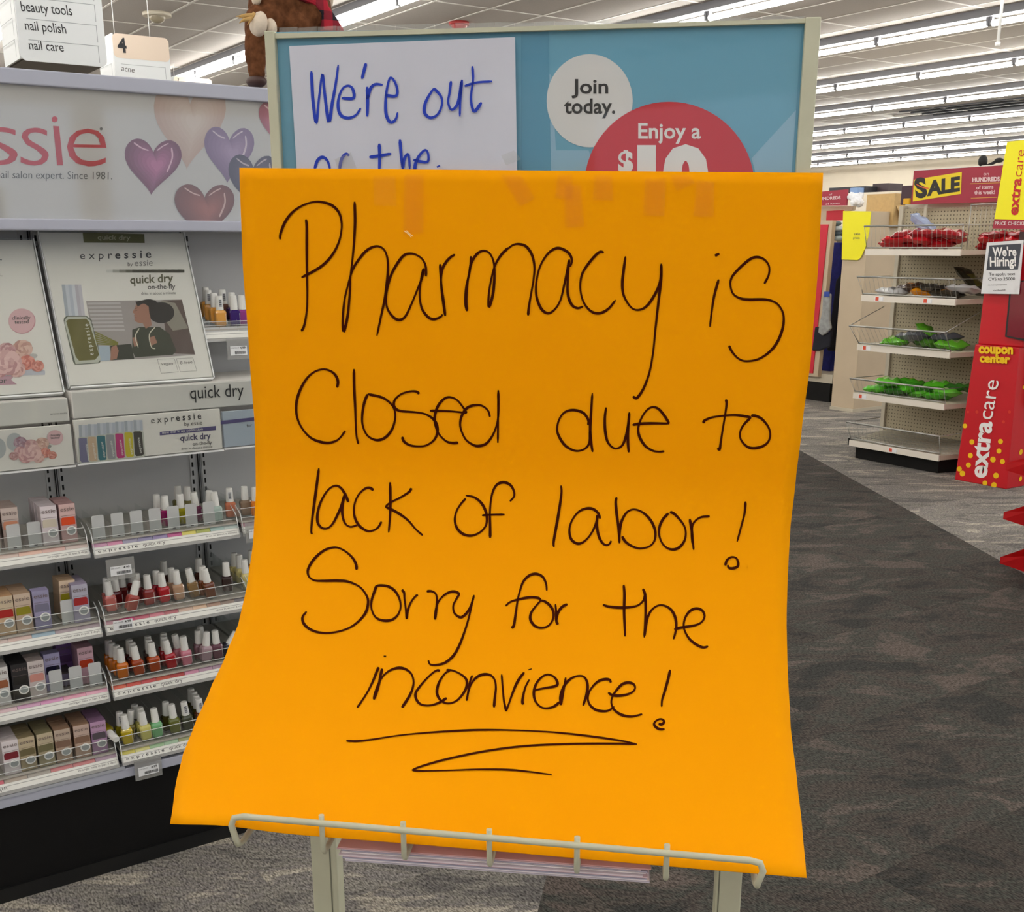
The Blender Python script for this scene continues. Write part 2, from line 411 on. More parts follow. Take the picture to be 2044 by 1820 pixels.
sbox(MB(), -.254, .250, -.006, .014, .93, .95).build('frame_rail', cream_m, stand)
sbox(MB(), -.253, .249, .008, .012, .945, 1.640).build('backing_board', M('backing_board', (120, 122, 118), 0.8), stand)
m = MB(); sbox(m, -.255, .252, -.0012, .0000, .945, 1.6535)
m.build('cover_sheet', clear('clear_cover', (250, 252, 252), .1, .03, fres=.2), stand)
# torn strips of old clear film along the top of the cover
m = MB(); rr = random.Random(3)
for k in range(26):
    a = -.25 + k * .0192; m.add([st(a, -.0022, 1.6475 + rr.uniform(-.001, .001)), st(a + .0185, -.0022, 1.6475), st(a + .0185, -.0022, 1.6525 + rr.uniform(0, .0018)), st(a, -.0022, 1.6525 + rr.uniform(0, .0018))], [(0, 1, 2, 3)])
m.build('film_edge', clear('film', (236, 240, 240), .4, .2, .14, (225, 228, 225)), stand)
PP = Plane(st(0, .004, 1.3), SN)
def polebox(pxl, pxr, a_b=(.002, .030)):
    P_ = Plane(st(0, a_b[0], 1), SN); L = P_.at(pxl, 1760); Rr = P_.at(pxr, 1760)
    d = SN * (a_b[1] - a_b[0]); lo = [Vector((q.x, q.y, 0)) for q in (L, Rr)]
    return lo[0], lo[1], d
for pl, pr, gl in ((623.5, 674, .72), (1429, 1481, .1)):
    L, Rr, d = polebox(pl, pr)
    m = MB(); m.hexa([L, Rr, Rr + d, L + d], [q + Vector((0, 0, 1.2)) for q in (L, Rr, Rr + d, L + d)])
    po = m.build('pole', cream_m, stand, bevel=.0015)
    G = L + (Rr - L) * gl; ex = (Rr - L).normalized()
    MB().hexa([G - d * .02, G + ex * .0016 - d * .02, G + ex * .0016 + d * .1, G + d * .1], [q + Vector((0, 0, .95)) for q in (G - d * .02, G + ex * .0016 - d * .02, G + ex * .0016 + d * .1, G + d * .1)]).build('groove', M('groove', (120, 120, 104), 0.7), po)
    c = L + (Rr - L) * .5
    f_ = MB(); e = SN * .24; s_ = ex * .02
    f_.hexa([c - e - s_, c - e + s_, c + e + s_, c + e - s_], [q + Vector((0, 0, .025)) for q in (c - e - s_, c - e + s_, c + e + s_, c + e - s_)]); f_.build('foot', cream_m, stand, bevel=.003)
# wire basket
LA, LB, BZ, RZ = -.255, .226, .902, .937
def lipb(a): return -.2505 - .0155 * (a - LA) / (LB - LA)
bar = cream_m
def lipz(a): return RZ - .006 * (a - LA) / (LB - LA)
path = [st(LA, -.012, BZ), st(LA, lipb(LA) + .016, BZ), st(LA, lipb(LA) + .003, BZ + .004), st(LA - .001, lipb(LA), BZ + .012), st(LA - .004, lipb(LA), RZ - .010), st(LA - .001, lipb(LA), RZ - .002), st(LA + .008, lipb(LA), RZ)]
path += [st(LA + .008 + (LB - LA - .016) * k / 6, lipb(LA), lipz(LA + (LB - LA) * k / 6)) - Vector((SN.x, SN.y, 0)) * (.0155 * k / 6) for k in range(1, 7)]
rb = lipb(LB); rz = lipz(LB)
path += [st(LB + .001, rb, rz - .002), st(LB + .004, rb, rz - .010), st(LB + .001, rb, BZ + .010), st(LB, rb + .003, BZ + .003), st(LB, rb + .016, BZ - .002), st(LB, -.012, BZ - .002)]
MB().tube(path, .0031, n=10).build('basket_rail', bar, stand)
for k in range(1, 6):
    a = LA + (LB - LA) * k / 6 + (.0025 if k == 1 else 0)
    b = lipb(a) + .0045; z = lipz(a)
    MB().tube([st(a, b, z + .006), st(a, b, z - .01), st(a, b, BZ + .004), st(a, b + .004, BZ), st(a, b + .016, BZ - .001), st(a, -.012, BZ - .001)], .0027, n=8).build('basket_wire', bar, stand)
MB().tube([st(LA, -.012, BZ - .005), st(LB, -.012, BZ - .005)], .003).build('basket_wire', bar, stand)
MB().tube([st(LA, -.11, BZ - .006), st(LB, -.11, BZ - .006)], .0027).build('basket_wire', bar, stand)

# ---- blue poster held in the frame
BP = Plane(st(0, .002, 1.3), SN)
blue = M('poster_blue', (110, 172, 200), 0.5)
bp = thing('blue_poster', st(0, .004, .96), 'blue rewards poster inside the cream stand frame, behind the orange board', 'poster')
MB().slab([BP.at(549, 64), BP.at(1611, 46), BP.at(1588, 345), st(.243, .002, .955), st(-.252, .002, .955), BP.at(563, 345)], SN * -1, .002).build('sheet', blue, bp)
pr = MB(); pale = M('poster_pale_blue', (150, 190, 214), 0.5); mid = M('poster_mid_blue', (92, 156, 188), 0.5)
ppoly(pr, BP, [(1040, 60), (1095, 60), (1100, 345), (1040, 345)], mid, .0004)
ppoly(pr, BP, [(1100, 150), (1062, 125), (1040, 122), (1040, 345), (1190, 345), (1175, 300), (1110, 300)], pale, .0003)
ppoly(pr, BP, [(1592, 216), (1500, 316), (1508, 345), (1588, 345)], pale, .0003)
ppoly(pr, BP, [(1600, 60), (1611, 46), (1588, 345), (1580, 345)], mid, .0006)
ppoly(pr, BP, circ(1177, 201, 86, 93, 48), M('poster_white', (226, 224, 224), 0.5), .0005)
redp = M('poster_red', (206, 24, 44), 0.5)
ppoly(pr, BP, circ(1336, 373, 170, 170, 64), redp, .0007)
pr.build('printed_shapes', None, bp)
tx = MB(); ink = M('ink_black', (42, 42, 46), 0.6); wht = M('ink_white', (238, 236, 234), 0.6)
text_px(tx, BP, 'Join', 1141, 186, 1214, 186, 28, ink, .02, lift=.0008)
text_px(tx, BP, 'today.', 1126, 226, 1228, 226, 29, ink, .02, lift=.0008)
text_px(tx, BP, 'Enjoy a', 1274, 276, 1399, 276, 30, wht, .02, lift=.001)
text_px(tx, BP, '$', 1234, 342, 1264, 342, 40, wht, .04, lift=.001)
text_px(tx, BP, '10', 1272, 392, 1414, 392, 94, wht, .07, lift=.001)
tx.build('lettering', None, bp)

# ---- handwritten paper taped over the poster
WP = Plane(st(0, -.0035, 1.3), SN)
wp = thing('handwritten_notice', WP.at(810, 500), 'white paper notice with blue handwriting, taped on the blue poster', 'notice')
mp = MB(); nx, ny = 12, 12; vs = []
for j in range(ny + 1):
    for i in range(nx + 1):
        u, v = i / nx, j / ny
        a = (577 + 34 * v, 92 + 548 * v); b = (1028 + 9 * v, 74 + 566 * v)
        vs.append(WP.at(a[0] + (b[0] - a[0]) * u, a[1] + (b[1] - a[1]) * u, .0006 * math.sin(u * 5 + v * 3) + .0006))
mp.add(vs, [(j * (nx + 1) + i, j * (nx + 1) + i + 1, (j + 1) * (nx + 1) + i + 1, (j + 1) * (nx + 1) + i) for j in range(ny) for i in range(nx)], None, True)
mp.build('sheet', M('white_paper', (205, 208, 222), 0.8, noise=0.02, nscale=20), wp)
def tr(ox, oy, s, L): return [[(ox + x / s, oy + y / s) for x, y in q] for q in L]
BL = tr(520, 0, 3.524, [
 [(357,500),(362,600),(370,720),(392,865),(410,700),(435,522),(450,650),(480,855),(505,720),(530,580),(547,455)],
 [(570,690),(652,690),(650,630),(620,603),(580,620),(552,680),(545,750),(565,810),(615,830),(670,810),(705,760)],
 [(742,445),(730,490),(713,555)], [(750,610),(753,720),(750,820)], [(750,700),(775,620),(810,592),(860,597)],
 [(875,670),(955,672),(955,600),(915,545),(890,620),(880,720),(885,810),(915,860),(950,840),(965,790)],
 [(1220,620),(1270,680),(1275,740),(1245,805),(1195,828),(1155,795),(1155,740),(1180,680),(1220,620)],
 [(1340,570),(1330,650),(1320,720),(1345,772),(1390,720),(1418,560)], [(1418,560),(1405,700),(1402,820)],
 [(1490,465),(1495,560),(1480,680),(1490,760),(1510,780),(1555,720)], [(1435,605),(1520,580),(1630,572)],
 [(380,1190),(400,1130),(435,1105),(470,1130),(490,1190)], [(555,1190),(570,1120),(600,1083),(625,1095)],
 [(835,1010),(838,1100),(835,1200)], [(765,1105),(840,1095),(920,1080)],
 [(980,980),(990,1100),(1000,1190)], [(1000,1190),(1010,1120),(1040,1085),(1050,1190)],
 [(1075,1125),(1170,1140),(1180,1090),(1160,1055),(1120,1090),(1090,1150),(1085,1200)], [(1240,1175),(1262,1165)]])
bi = M('blue_ink', (44, 68, 186), 0.6, spec=.15)
for q in BL:
    bm_ = MB(); ribbon(bm_, q, 6.0, lambda x, y: WP.at(x, y, .0018), bi); bm_.build('pen_stroke', None, wp)
m = MB()
for k, cn in enumerate([[(668, 318), (700, 304), (712, 336), (676, 345)], [(1000, 310), (1026, 300), (1040, 318), (1010, 330)], [(536, 165), (556, 170), (560, 205), (540, 207)]]): ppoly(m, WP, cn, clear('tape', (250, 250, 246), .5, .15, .10), .0022 + k * .0001)
m.build('tape', None, wp)

# ================================================================ ORANGE BOARD
Lp = [(478,335),(484,520),(497,700),(509,860),(511,980),(506,1080),(495,1160),(478,1240),(450,1310),(418,1380),(387,1450),(364,1510),(350,1570),(346,1610),(340,1645)]
Rp = [(1643,345),(1635,500),(1620,700),(1600,860),(1588,960),(1577,1060),(1572,1160),(1570,1240),(1572,1330),(1578,1450),(1591,1560),(1601,1650),(1610,1752)]
def interp(P, y):
    for i in range(len(P) - 1):
        if y <= P[i + 1][1]:
            a, b = P[i], P[i + 1]; t = (y - a[1]) / (b[1] - a[1]); t = t * t * (3 - 2 * t) * .3 + t * .7
            return a[0] + (b[0] - a[0]) * t
    return P[-1][0]
def offb(v, left):
    t = max(0.0, (v - .44) / .56)
    return -.009 - (.238 if left else .243) * t ** 1.55
NV, NU = 56, 40; grid = []
for j in range(NV + 1):
    v = j / NV
    yL = 335 + (1645 - 335) * v; yR = 345 + (1752 - 345) * v
    pl = Plane(st(0, offb(v, True), 1), SN).at(interp(Lp, yL), yL)
    pr_ = Plane(st(0, offb(v, False), 1), SN).at(interp(Rp, yR), yR)
    row = []
    for i in range(NU + 1):
        u = i / NU
        bow = .010 * math.sin(math.pi * u) * max(0, (v - .5) / .5) ** 1.2 * (1 - .9 * max(0, v - .85) / .15)
        rip = .0007 * math.sin(u * 9 + v * 4) * math.sin(v * 7)
        p_ = pl.lerp(pr_, u) + SN * (bow + rip)
        if v > .9: p_ += Vector((0, 0, .0035 * math.exp(-((u - .09) / .07) ** 2) * (v - .9) / .1))
        row.append(p_)
    grid.append(row)
vs = [p for r_ in grid for p in r_]
fs = [(j * (NU + 1) + i, j * (NU + 1) + i + 1, (j + 1) * (NU + 1) + i + 1, (j + 1) * (NU + 1) + i) for j in range(NV) for i in range(NU)]
orange = M('orange_card', (255, 167, 0), 0.7, spec=0.06, noise=0.012, nscale=14)
ob = thing('orange_poster_board', grid[NV][NU // 2].copy(), 'large bright orange board with black handwriting, curling out at the bottom, on the stand', 'poster')
m = MB(); m.add(vs, fs, None, True); mesh_o = m.build('board', orange, ob)
sd = mesh_o.modifiers.new('thickness', 'SOLIDIFY'); sd.thickness = .0008; sd.offset = 0
bvh = BVHTree.FromPolygons([tuple(v) for v in vs], fs)
def hitp(lift):
    def f(x, y):
        d = ray(x, y).normalized(); r_ = bvh.ray_cast(CAM, d)
        if r_[0] is None: return None
        n = r_[1]; n = -n if n.dot(d) > 0 else n
        return r_[0] + n * lift
    return f
INK = []
INK.append(('Pharmacy is', tr(540, 380, 4.088, [
 [(80,400),(85,350),(120,260),(180,180),(260,125),(350,95),(420,95),(500,120),(560,180),(582,260),(580,330),(560,420),(510,520),(440,600),(360,655),(255,710)],
 [(292,235),(298,300),(298,450),(300,700),(303,850),(298,980),(280,1090),(262,1135),(250,1140)],
 [(688,92),(692,250),(685,400),(672,550),(655,700),(648,850),(630,1030),(600,1150),(592,1060),(605,900),(635,770),(675,640),(740,540),(800,480),(870,455),(925,480),(955,550),(960,650),(950,770),(935,880),(905,1020),(870,1185)],
 [(1270,700),(1268,620),(1240,560),(1190,525),(1140,515),(1090,530),(1040,590),(990,680),(960,780),(945,880),(955,960),(1000,1030),(1050,1055),(1100,1030),(1150,930),(1200,810),(1235,720),(1252,635)],
 [(1252,635),(1235,700),(1222,790),(1220,880),(1240,970),(1290,1035),(1340,1050),(1390,1030),(1405,1010)],
 [(1385,600),(1390,700),(1400,800),(1415,900),(1428,1025)], [(1428,1025),(1415,950),(1400,850),(1392,740),(1402,650),(1430,590),(1470,545),(1508,522)],
 [(1637,535),(1630,620),(1610,750),(1600,900),(1605,985)], [(1605,985),(1590,920),(1595,800),(1620,690),(1640,590),(1690,515),(1745,492),(1795,520),(1825,600),(1828,720),(1815,850),(1785,950),(1780,880),(1795,760),(1830,620),(1880,530),(1941,467)]])
 + tr(1000, 440, 3.4067, [
 [(48,192),(80,168),(120,160),(170,175),(210,230),(228,310),(222,400),(205,500),(190,590),(185,645)],
 [(470,315),(483,270),(460,220),(400,188),(350,200),(300,250),(260,330),(240,430),(243,520),(275,600),(320,630),(365,605),(405,540),(430,440),(450,350),(465,265)],
 [(465,265),(455,400),(455,500),(480,570),(520,595),(560,583)],
 [(700,218),(675,213),(640,240),(590,300),(550,370),(540,460),(560,550),(610,615),(670,630),(730,600),(780,540)],
 [(847,243),(835,330),(825,430),(835,510),(880,585),(925,608),(980,590),(1030,530),(1075,440),(1088,360),(1090,293)],
 [(1090,293),(1088,400),(1070,560),(1050,740),(1035,890),(1010,1030),(970,1140),(930,1200),(910,1205),(898,1193)],
 [(1480,400),(1450,510),(1435,600),(1420,722)], [(1455,240),(1470,232),(1485,225)],
 [(1790,430),(1820,370),(1822,310),(1790,265),(1740,248),(1690,265),(1620,325),(1570,385),(1560,440),(1580,500),(1630,530),(1690,537),(1800,537),(1870,560),(1910,610),(1922,670),(1910,750),(1870,840),(1810,905),(1740,945),(1660,955),(1610,935),(1570,890),(1550,850)]])))
INK.append(('Closed due to', tr(570, 700, 4.088, [
 [(422,300),(430,250),(410,200),(370,165),(310,150),(240,170),(180,220),(130,300),(95,400),(90,500),(110,580),(150,650),(210,710),(280,740),(350,750),(410,735),(450,705),(490,650)],
 [(560,148),(562,300),(570,450),(575,600),(582,700),(597,760)],
 [(672,352),(645,420),(628,520),(632,610),(670,690),(740,727),(810,710),(865,650),(893,570),(893,490),(860,430),(790,380),(672,352)],
 [(1093,350),(1070,332),(1020,330),(950,350),(900,390),(885,430),(895,465),(940,490),(1060,500),(1140,515),(1200,550),(1235,600),(1240,670),(1210,730),(1150,770),(1090,778),(1020,770),(970,740),(953,700)],
 [(1180,488),(1300,490),(1400,497),(1480,508)], [(1480,508),(1450,460),(1400,400),(1340,377),(1290,395),(1245,450),(1220,530),(1225,610),(1255,680),(1310,735),(1360,750),(1412,748)],
 [(1670,540),(1655,490),(1610,450),(1555,442),(1500,455),(1460,490),(1430,560),(1430,630),(1470,720),(1530,765),(1580,775),(1640,755),(1690,690),(1725,600),(1738,500),(1737,320)], [(1737,320),(1735,550),(1733,750)]])
 + tr(1090, 760, 4.088, [
 [(342,360),(345,320),(310,265),(250,240),(190,240),(140,265),(105,320),(90,390),(105,450),(150,520),(210,560),(265,570),(320,550),(355,500),(360,400)],
 [(378,98),(368,250),(360,400),(368,500),(380,580)],
 [(490,215),(480,300),(482,400),(500,490),(540,540),(580,550),(625,520),(655,440),(672,350),(680,255)], [(680,255),(668,400),(668,500),(675,583)],
 [(705,358),(760,350),(860,345),(1005,348)], [(1005,348),(970,290),(920,230),(870,213),(820,240),(775,310),(752,390),(765,460),(810,530),(870,568),(920,577),(965,573)],
 [(1468,150),(1472,190),(1460,280),(1440,400),(1425,500),(1415,560),(1400,545)], [(1288,345),(1290,325),(1350,298),(1450,283),(1550,278),(1672,295)],
 [(1672,295),(1610,360),(1583,420),(1590,480),(1640,535),(1700,548),(1770,530),(1815,490),(1828,430),(1810,370),(1760,310),(1710,285),(1672,282)]])))
INK.append(('lack of labor', tr(600, 920, 4.258, [
 [(158,60),(140,200),(120,350),(100,500),(93,600),(102,622)],
 [(408,350),(385,290),(350,235),(310,210),(260,225),(210,280),(165,370),(145,460),(150,530),(185,570),(230,572),(270,540),(310,470),(350,380),(375,285)], [(375,285),(358,380),(358,460),(380,530),(425,560),(485,545)],
 [(622,248),(590,228),(550,235),(500,280),(465,350),(455,430),(470,500),(510,560),(570,595),(620,590),(660,565),(690,515)],
 [(763,180),(765,400),(760,500),(750,610)], [(945,230),(920,265),(850,310),(770,350),(732,380),(735,395),(770,410),(850,455),(920,510),(980,580),(1040,633)],
 [(1405,318),(1360,370),(1325,430),(1312,500),(1330,570),(1380,620),(1450,635),(1520,610),(1570,560),(1585,500),(1575,430),(1540,360),(1480,310),(1405,292)],
 [(1780,343),(1815,300),(1812,250),(1780,200),(1725,180),(1670,200),(1635,260),(1618,340),(1610,450),(1612,560),(1612,655)], [(1542,462),(1620,457),(1735,455)]])
 + tr(1080, 960, 4.4435, [
 [(177,38),(182,100),(165,230),(140,380),(115,520),(112,570),(122,585)],
 [(525,335),(510,290),(465,250),(410,242),(350,262),(300,310),(262,380),(252,450),(270,520),(320,555),(370,545),(420,500),(465,430),(495,350),(500,300)], [(500,300),(497,400),(510,480),(540,545),(580,570),(610,555),(622,530)],
 [(670,142),(663,190),(670,280),(685,400),(695,553)], [(695,553),(695,470),(710,370),(750,290),(800,255),(860,258),(930,300),(985,370),(1013,450),(1005,530),(960,580),(880,598),(810,580),(750,540),(718,490)],
 [(1130,285),(1080,340),(1050,410),(1050,490),(1080,560),(1130,600),(1190,605),(1240,575),(1275,520),(1283,450),(1265,390),(1220,330),(1180,290),(1143,273)],
 [(1318,335),(1335,430),(1345,530),(1353,612)], [(1345,560),(1338,480),(1340,400),(1370,350),(1420,320),(1495,312)],
 [(1813,180),(1805,280),(1775,400),(1738,540)], [(1632,750),(1650,700),(1690,675),(1730,685),(1748,725),(1740,760),(1700,775),(1665,770),(1655,745)]])))
INK.append(('Sorry for the', tr(590, 1080, 4.8667, [
 [(595,280),(590,230),(560,170),(500,110),(430,70),(370,62),(290,85),(210,145),(150,220),(120,290),(135,350),(190,383),(280,387),(400,385),(500,392),(590,425),(650,470),(700,550),(705,620),(680,700),(620,775),(540,835),(440,875),(320,895),(210,885),(130,850),(80,800),(70,740),(110,685)],
 [(790,430),(765,500),(740,580),(740,660),(770,730),(820,765),(890,775),(950,760),(1000,710),(1022,640),(1010,560),(970,490),(910,445),(840,432),(790,435)],
 [(1032,475),(1055,500),(1060,560),(1072,660),(1080,760)], [(1080,760),(1090,680),(1120,600),(1160,545),(1190,522)],
 [(1275,490),(1320,488),(1360,510),(1375,560),(1370,650),(1355,765)], [(1355,765),(1365,660),(1390,590),(1440,530),(1500,497),(1550,493),(1588,515),(1560,570),(1533,630),(1545,700),(1600,742),(1650,715),(1700,640),(1735,525)],
 [(1735,525),(1710,630),(1680,760),(1640,890),(1590,1020),(1530,1120),(1450,1185),(1370,1205),(1310,1200),(1290,1160)]])
 + tr(1000, 1120, 4.4435, [
 [(407,265),(400,200),(370,140),(310,113),(250,130),(200,180),(170,260),(150,340),(135,440),(115,570),(92,593)],
 [(42,400),(80,365),(140,345),(250,323),(330,328),(355,350)], [(355,350),(310,400),(268,460),(262,520),(300,575),(360,593),(420,575),(460,520),(465,450),(435,395),(390,360),(355,350)],
 [(483,382),(490,450),(492,530),(505,565)], [(494,540),(497,500),(510,450),(545,405),(590,382)],
 [(1088,210),(1095,300),(1092,450),(1098,600),(1100,670)], [(903,388),(960,405),(1060,413),(1160,408),(1220,390),(1262,350),(1278,300)],
 [(1258,245),(1278,300),(1283,420),(1278,550),(1270,680)], [(1272,670),(1282,590),(1300,500),(1340,430),(1400,393),(1460,400),(1515,440),(1548,510),(1553,600),(1530,695)],
 [(1535,605),(1600,590),(1720,570),(1780,540),(1805,490),(1785,440),(1735,422),(1680,440),(1640,490),(1620,560),(1630,620),(1670,690),(1730,740),(1790,767),(1838,758)]])))
INK.append(('inconvience', tr(690, 1290, 5.84, [
 [(387,245),(360,310),(320,410),(260,530),(190,640),(135,720)], [(445,118),(475,120)],
 [(428,262),(405,360),(385,470),(360,560),(330,625)], [(330,625),(350,540),(385,440),(430,360),(500,295),(580,260),(650,255),(720,280),(770,330),(793,410),(780,500),(740,590),(690,670),(657,718)],
 [(1100,290),(1070,282),(1020,310),(940,385),(860,480),(817,550),(825,620),(870,675),(940,692),(1020,685),(1100,655),(1180,605)],
 [(1175,280),(1240,283),(1320,315),(1390,365),(1415,420),(1405,490),(1360,570),(1290,640),(1210,668),(1140,655),(1090,610),(1065,540),(1080,450),(1120,370),(1170,310),(1215,290)],
 [(1477,340),(1450,420),(1430,530),(1410,640)], [(1410,640),(1430,540),(1460,450),(1510,380),(1570,340),(1640,328),(1700,345),(1740,400),(1752,490),(1740,600),(1730,715)]])
 + tr(1000, 1320, 5.678, [
 [(8,150),(20,300),(35,450),(60,570)], [(60,570),(100,455),(130,370),(170,270),(215,190),(265,127)],
 [(322,208),(280,290),(255,380),(243,460),(255,492)], [(310,98),(350,87)],
 [(385,328),(500,305),(600,288),(640,265),(630,215),(590,170),(530,152),(470,175),(410,240),(378,320),(375,400),(400,470),(460,525),(530,535),(600,515),(665,465)],
 [(735,183),(720,270),(700,370),(678,500)], [(678,500),(670,420),(690,340),(730,260),(790,200),(860,170),(930,172),(970,220),(982,300),(965,400),(930,505)],
 [(1247,245),(1230,212),(1180,205),(1110,225),(1050,275),(1000,350),(985,430),(1010,500),(1070,550),(1150,568),(1220,560),(1285,515)],
 [(1215,355),(1250,380),(1320,392),(1420,380),(1490,350),(1520,305),(1500,260),(1440,243),(1370,265),(1310,330),(1265,400),(1250,470),(1275,540),(1330,590),(1400,620),(1480,628),(1550,615),(1600,600)],
 [(1917,98),(1890,220),(1850,360),(1825,440),(1820,520)], [(1785,712),(1820,718),(1848,690),(1830,662),(1790,660),(1745,690),(1737,725),(1770,760),(1810,773),(1855,772)]])))
INK.append(('underline', tr(680, 1440, 3.2968, [
 [(38,130),(110,132),(200,122),(400,92),(650,70),(900,58),(1150,60),(1400,73),(1650,100),(1850,130),(1950,152)],
 [(1950,152),(1800,148),(1500,150),(1200,165),(950,198),(700,250),(540,295),(470,322)], [(470,322),(520,328),(700,325),(900,318),(1100,320),(1230,332),(1390,353)]])))
pen = M('marker_ink', (64, 20, 6), 0.7, spec=0.04)
for nm, L in INK:
    for q in L:
        m = MB(); ribbon(m, q, 5.2 if nm != 'underline' else 4.0, hitp(.0012), pen)
        m.build('underline' if nm == 'underline' else 'pen_stroke', None, ob)
# strips of clear tape along the top edge
tp = clear('tape_strip', (250, 246, 242), .0, .5, .0)
for q in ([(746,352),(790,352),(792,412),(748,410)], [(808,345),(846,345),(846,466),(806,468)], [(1000,342),(1040,343),(1068,397),(1038,412)], [(1114,345),(1143,346),(1144,398),(1108,396)], [(1128,370),(1160,370),(1166,452),(1128,455)],
          [(1186,350),(1222,350),(1224,400),(1184,399)], [(1288,356),(1330,356),(1326,432),(1284,430)], [(1338,342),(1376,344),(1388,366),(1350,382)], [(1390,360),(1426,362),(1424,434),(1384,432)]):
    h_ = hitp(.0022); q = [(x, max(y, 349)) for x, y in q]; m = MB(); m.add([h_(*p) for p in q], [(0, 1, 2, 3)]); m.build('tape', tp, ob)
m = MB()  # light glints at a tape corner, painted as pale strokes
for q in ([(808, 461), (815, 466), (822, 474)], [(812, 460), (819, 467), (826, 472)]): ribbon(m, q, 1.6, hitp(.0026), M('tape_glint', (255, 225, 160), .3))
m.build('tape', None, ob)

# ---- flyers stacked in the basket under the board
rr = random.Random(5)
cols = [(236, 226, 234), (206, 198, 212), (244, 236, 240), (180, 176, 196), (226, 200, 208)]
NS = 11; z = .8845
sbox(MB(), -.138, .118, -.20, .0, .8815, .884).build('lower_rack', bar, stand)
for k in range(NS):
    t = .0014; top = k == NS - 1
    da = rr.uniform(-.003, .003) + (.006 if k > 10 else 0) - k * .0004; db = rr.uniform(-.003, .002)
    tilt = .010
    o_ = [(-.158 + da, -.230 + db), (.130 + da + (.008 if top else 0), -.236 + db), (.128 + da, -.06), (-.160 + da, -.06)]
    lab = 'pale pink flyer on top of the stack in the wire basket' if top else '%s flyer from the top of the stack in the wire basket' % ORD[NS - k]
    tf = thing('flyer', st(0, -.15, z), lab, 'flyer', None if top else 'flyers stacked in the wire basket')
    m = MB(); m.hexa([st(a, b, z + .0002) for a, b in o_], [st(a, b, z + t - .0002) for a, b in o_])
    m.build('sheets', M('flyer_%d' % (k % 5 if not top else 9), cols[k % 5] if not top else (226, 176, 176), .75), tf)
    m = MB()
    for q in range(3):
        a0 = -.15 + rr.uniform(0, .2); m.add([st(a0, -.2365 + db , z + .0004), st(a0 + .04, -.2365 + db, z + .0004), st(a0 + .04, -.2365 + db, z + .0009), st(a0, -.2365 + db, z + .0009)], [(0, 1, 2, 3)])
    z += t
# ================================================================ NAIL POLISH FIXTURE (faces -Y)
grey_m = M('gondola_grey', (188, 189, 190), 0.5, noise=0.02, nscale=5)
rail_m = M('silver_rail', (178, 181, 196), 0.35, metal=0.0)
black_m = M('black_base', (9, 8, 8), 0.6, spec=.25, noise=0.2, nscale=12)
slot_m = M('slot_dark', (10, 10, 10), 0.8)
SX = [-.118, .237, .592, .947, 1.302, 1.657, 2.012]
BY = 2.86
gon = thing('nail_polish_gondola', (.95, 2.8, 0), 'grey metal shop gondola with a black base, holding the nail polish displays', 'shelving')
for k in range(6):
    MB().box(SX[k] + .0015, SX[k + 1] - .0015, BY, BY + .03, .26, 1.80).build('back_panel', grey_m, gon)
for k in range(1, 6):
    for s_ in (-1, 1):
        x = SX[k] + s_ * .0155 - .005
        up_ = MB().box(x - .006, x + .006, BY - .003, BY, .27, 1.50).build('slotted_upright', grey_m, gon)
        m = MB(); z = .29
        while z < 1.48: m.box(x - .0022, x + .0022, BY - .0037, BY - .002, z, z + .0125); z += .0225
        m.build('slots', slot_m, up_)
    MB().box(SX[k] - .0012 - .005, SX[k] + .0012 - .005, BY - .0032, BY + .001, .27, 1.50).build('seam', slot_m, gon)
MB().box(-.13, 2.02, BY + .03, 3.25, 0.0, 1.785).build('core', M('core_grey', (120, 121, 122), .6), gon)
MB().box(-.13, 2.02, 2.545, BY + .01, .03, .2385).build('base_panel', black_m, gon)
MB().box(-.13, 2.02, 2.537, 2.56, 0, .035).build('kick_strip', M('kick_black', (7, 7, 7), .5), gon)
MB().box(-.13, 2.02, 2.525, BY, .2385, .262).build('deck', rail_m, gon, bevel=.002)
MB().box(-.13, .60, 2.522, 2.545, .262, .2695).build('label_rail', M('rail_clear', (170, 174, 182), .3), gon)
# header light box across the top
HY = 2.70
hd = thing('header_sign', (.9, HY + .05, 1.485), 'long pale header sign with red lettering and printed hearts, above the polish shelves', 'sign')
HP = Plane((0, HY, 1.6), (0, -1, 0))
MB().box(-.13, 2.02, HY - .010, HY + .14, 1.775, 1.806).build('top_rail', rail_m, hd, bevel=.003)
MB().box(-.13, 2.02, HY - .010, HY + .14, 1.482, 1.506).build('bottom_rail', rail_m, hd, bevel=.003)
MB().box(-.13, 2.02, HY + .004, HY + .12, 1.5055, 1.7755).build('panel', M('header_white', (204, 201, 199), .6), hd)
MB().box(-.13, 2.02, HY, HY + .0015, 1.5055, 1.7755).build('clear_face', clear('header_clear', (246, 248, 248), .3, .05), hd)
m = MB(); red = M('logo_red', (190, 22, 48), .5); gtx = M('grey_text', (86, 84, 84), .6)
HB = Plane((0, HY + .0038, 1.6), (0, -1, 0))
for ch, a, b in (('e', -118, -45), ('s', -34, 35), ('s', 41, 97), ('e', 133, 212)):
    text_px(m, HB, ch, a, 330 + a * .015, b, 330 + b * .015, 118, red, -.012, lift=.0003)
ppoly(m, HB, [(106, 251), (118, 252), (126, 330), (114, 330)], red, .0003)
ppoly(m, HB, circ(109, 238, 6), red, .0003); ppoly(m, HB, circ(202, 257, 3), gtx, .0003)
text_px(m, HB, 'the nail salon expert. Since 1981.', -40, 355, 224, 358, 15, gtx, 0, lift=.0003)
m.build('lettering', None, hd)
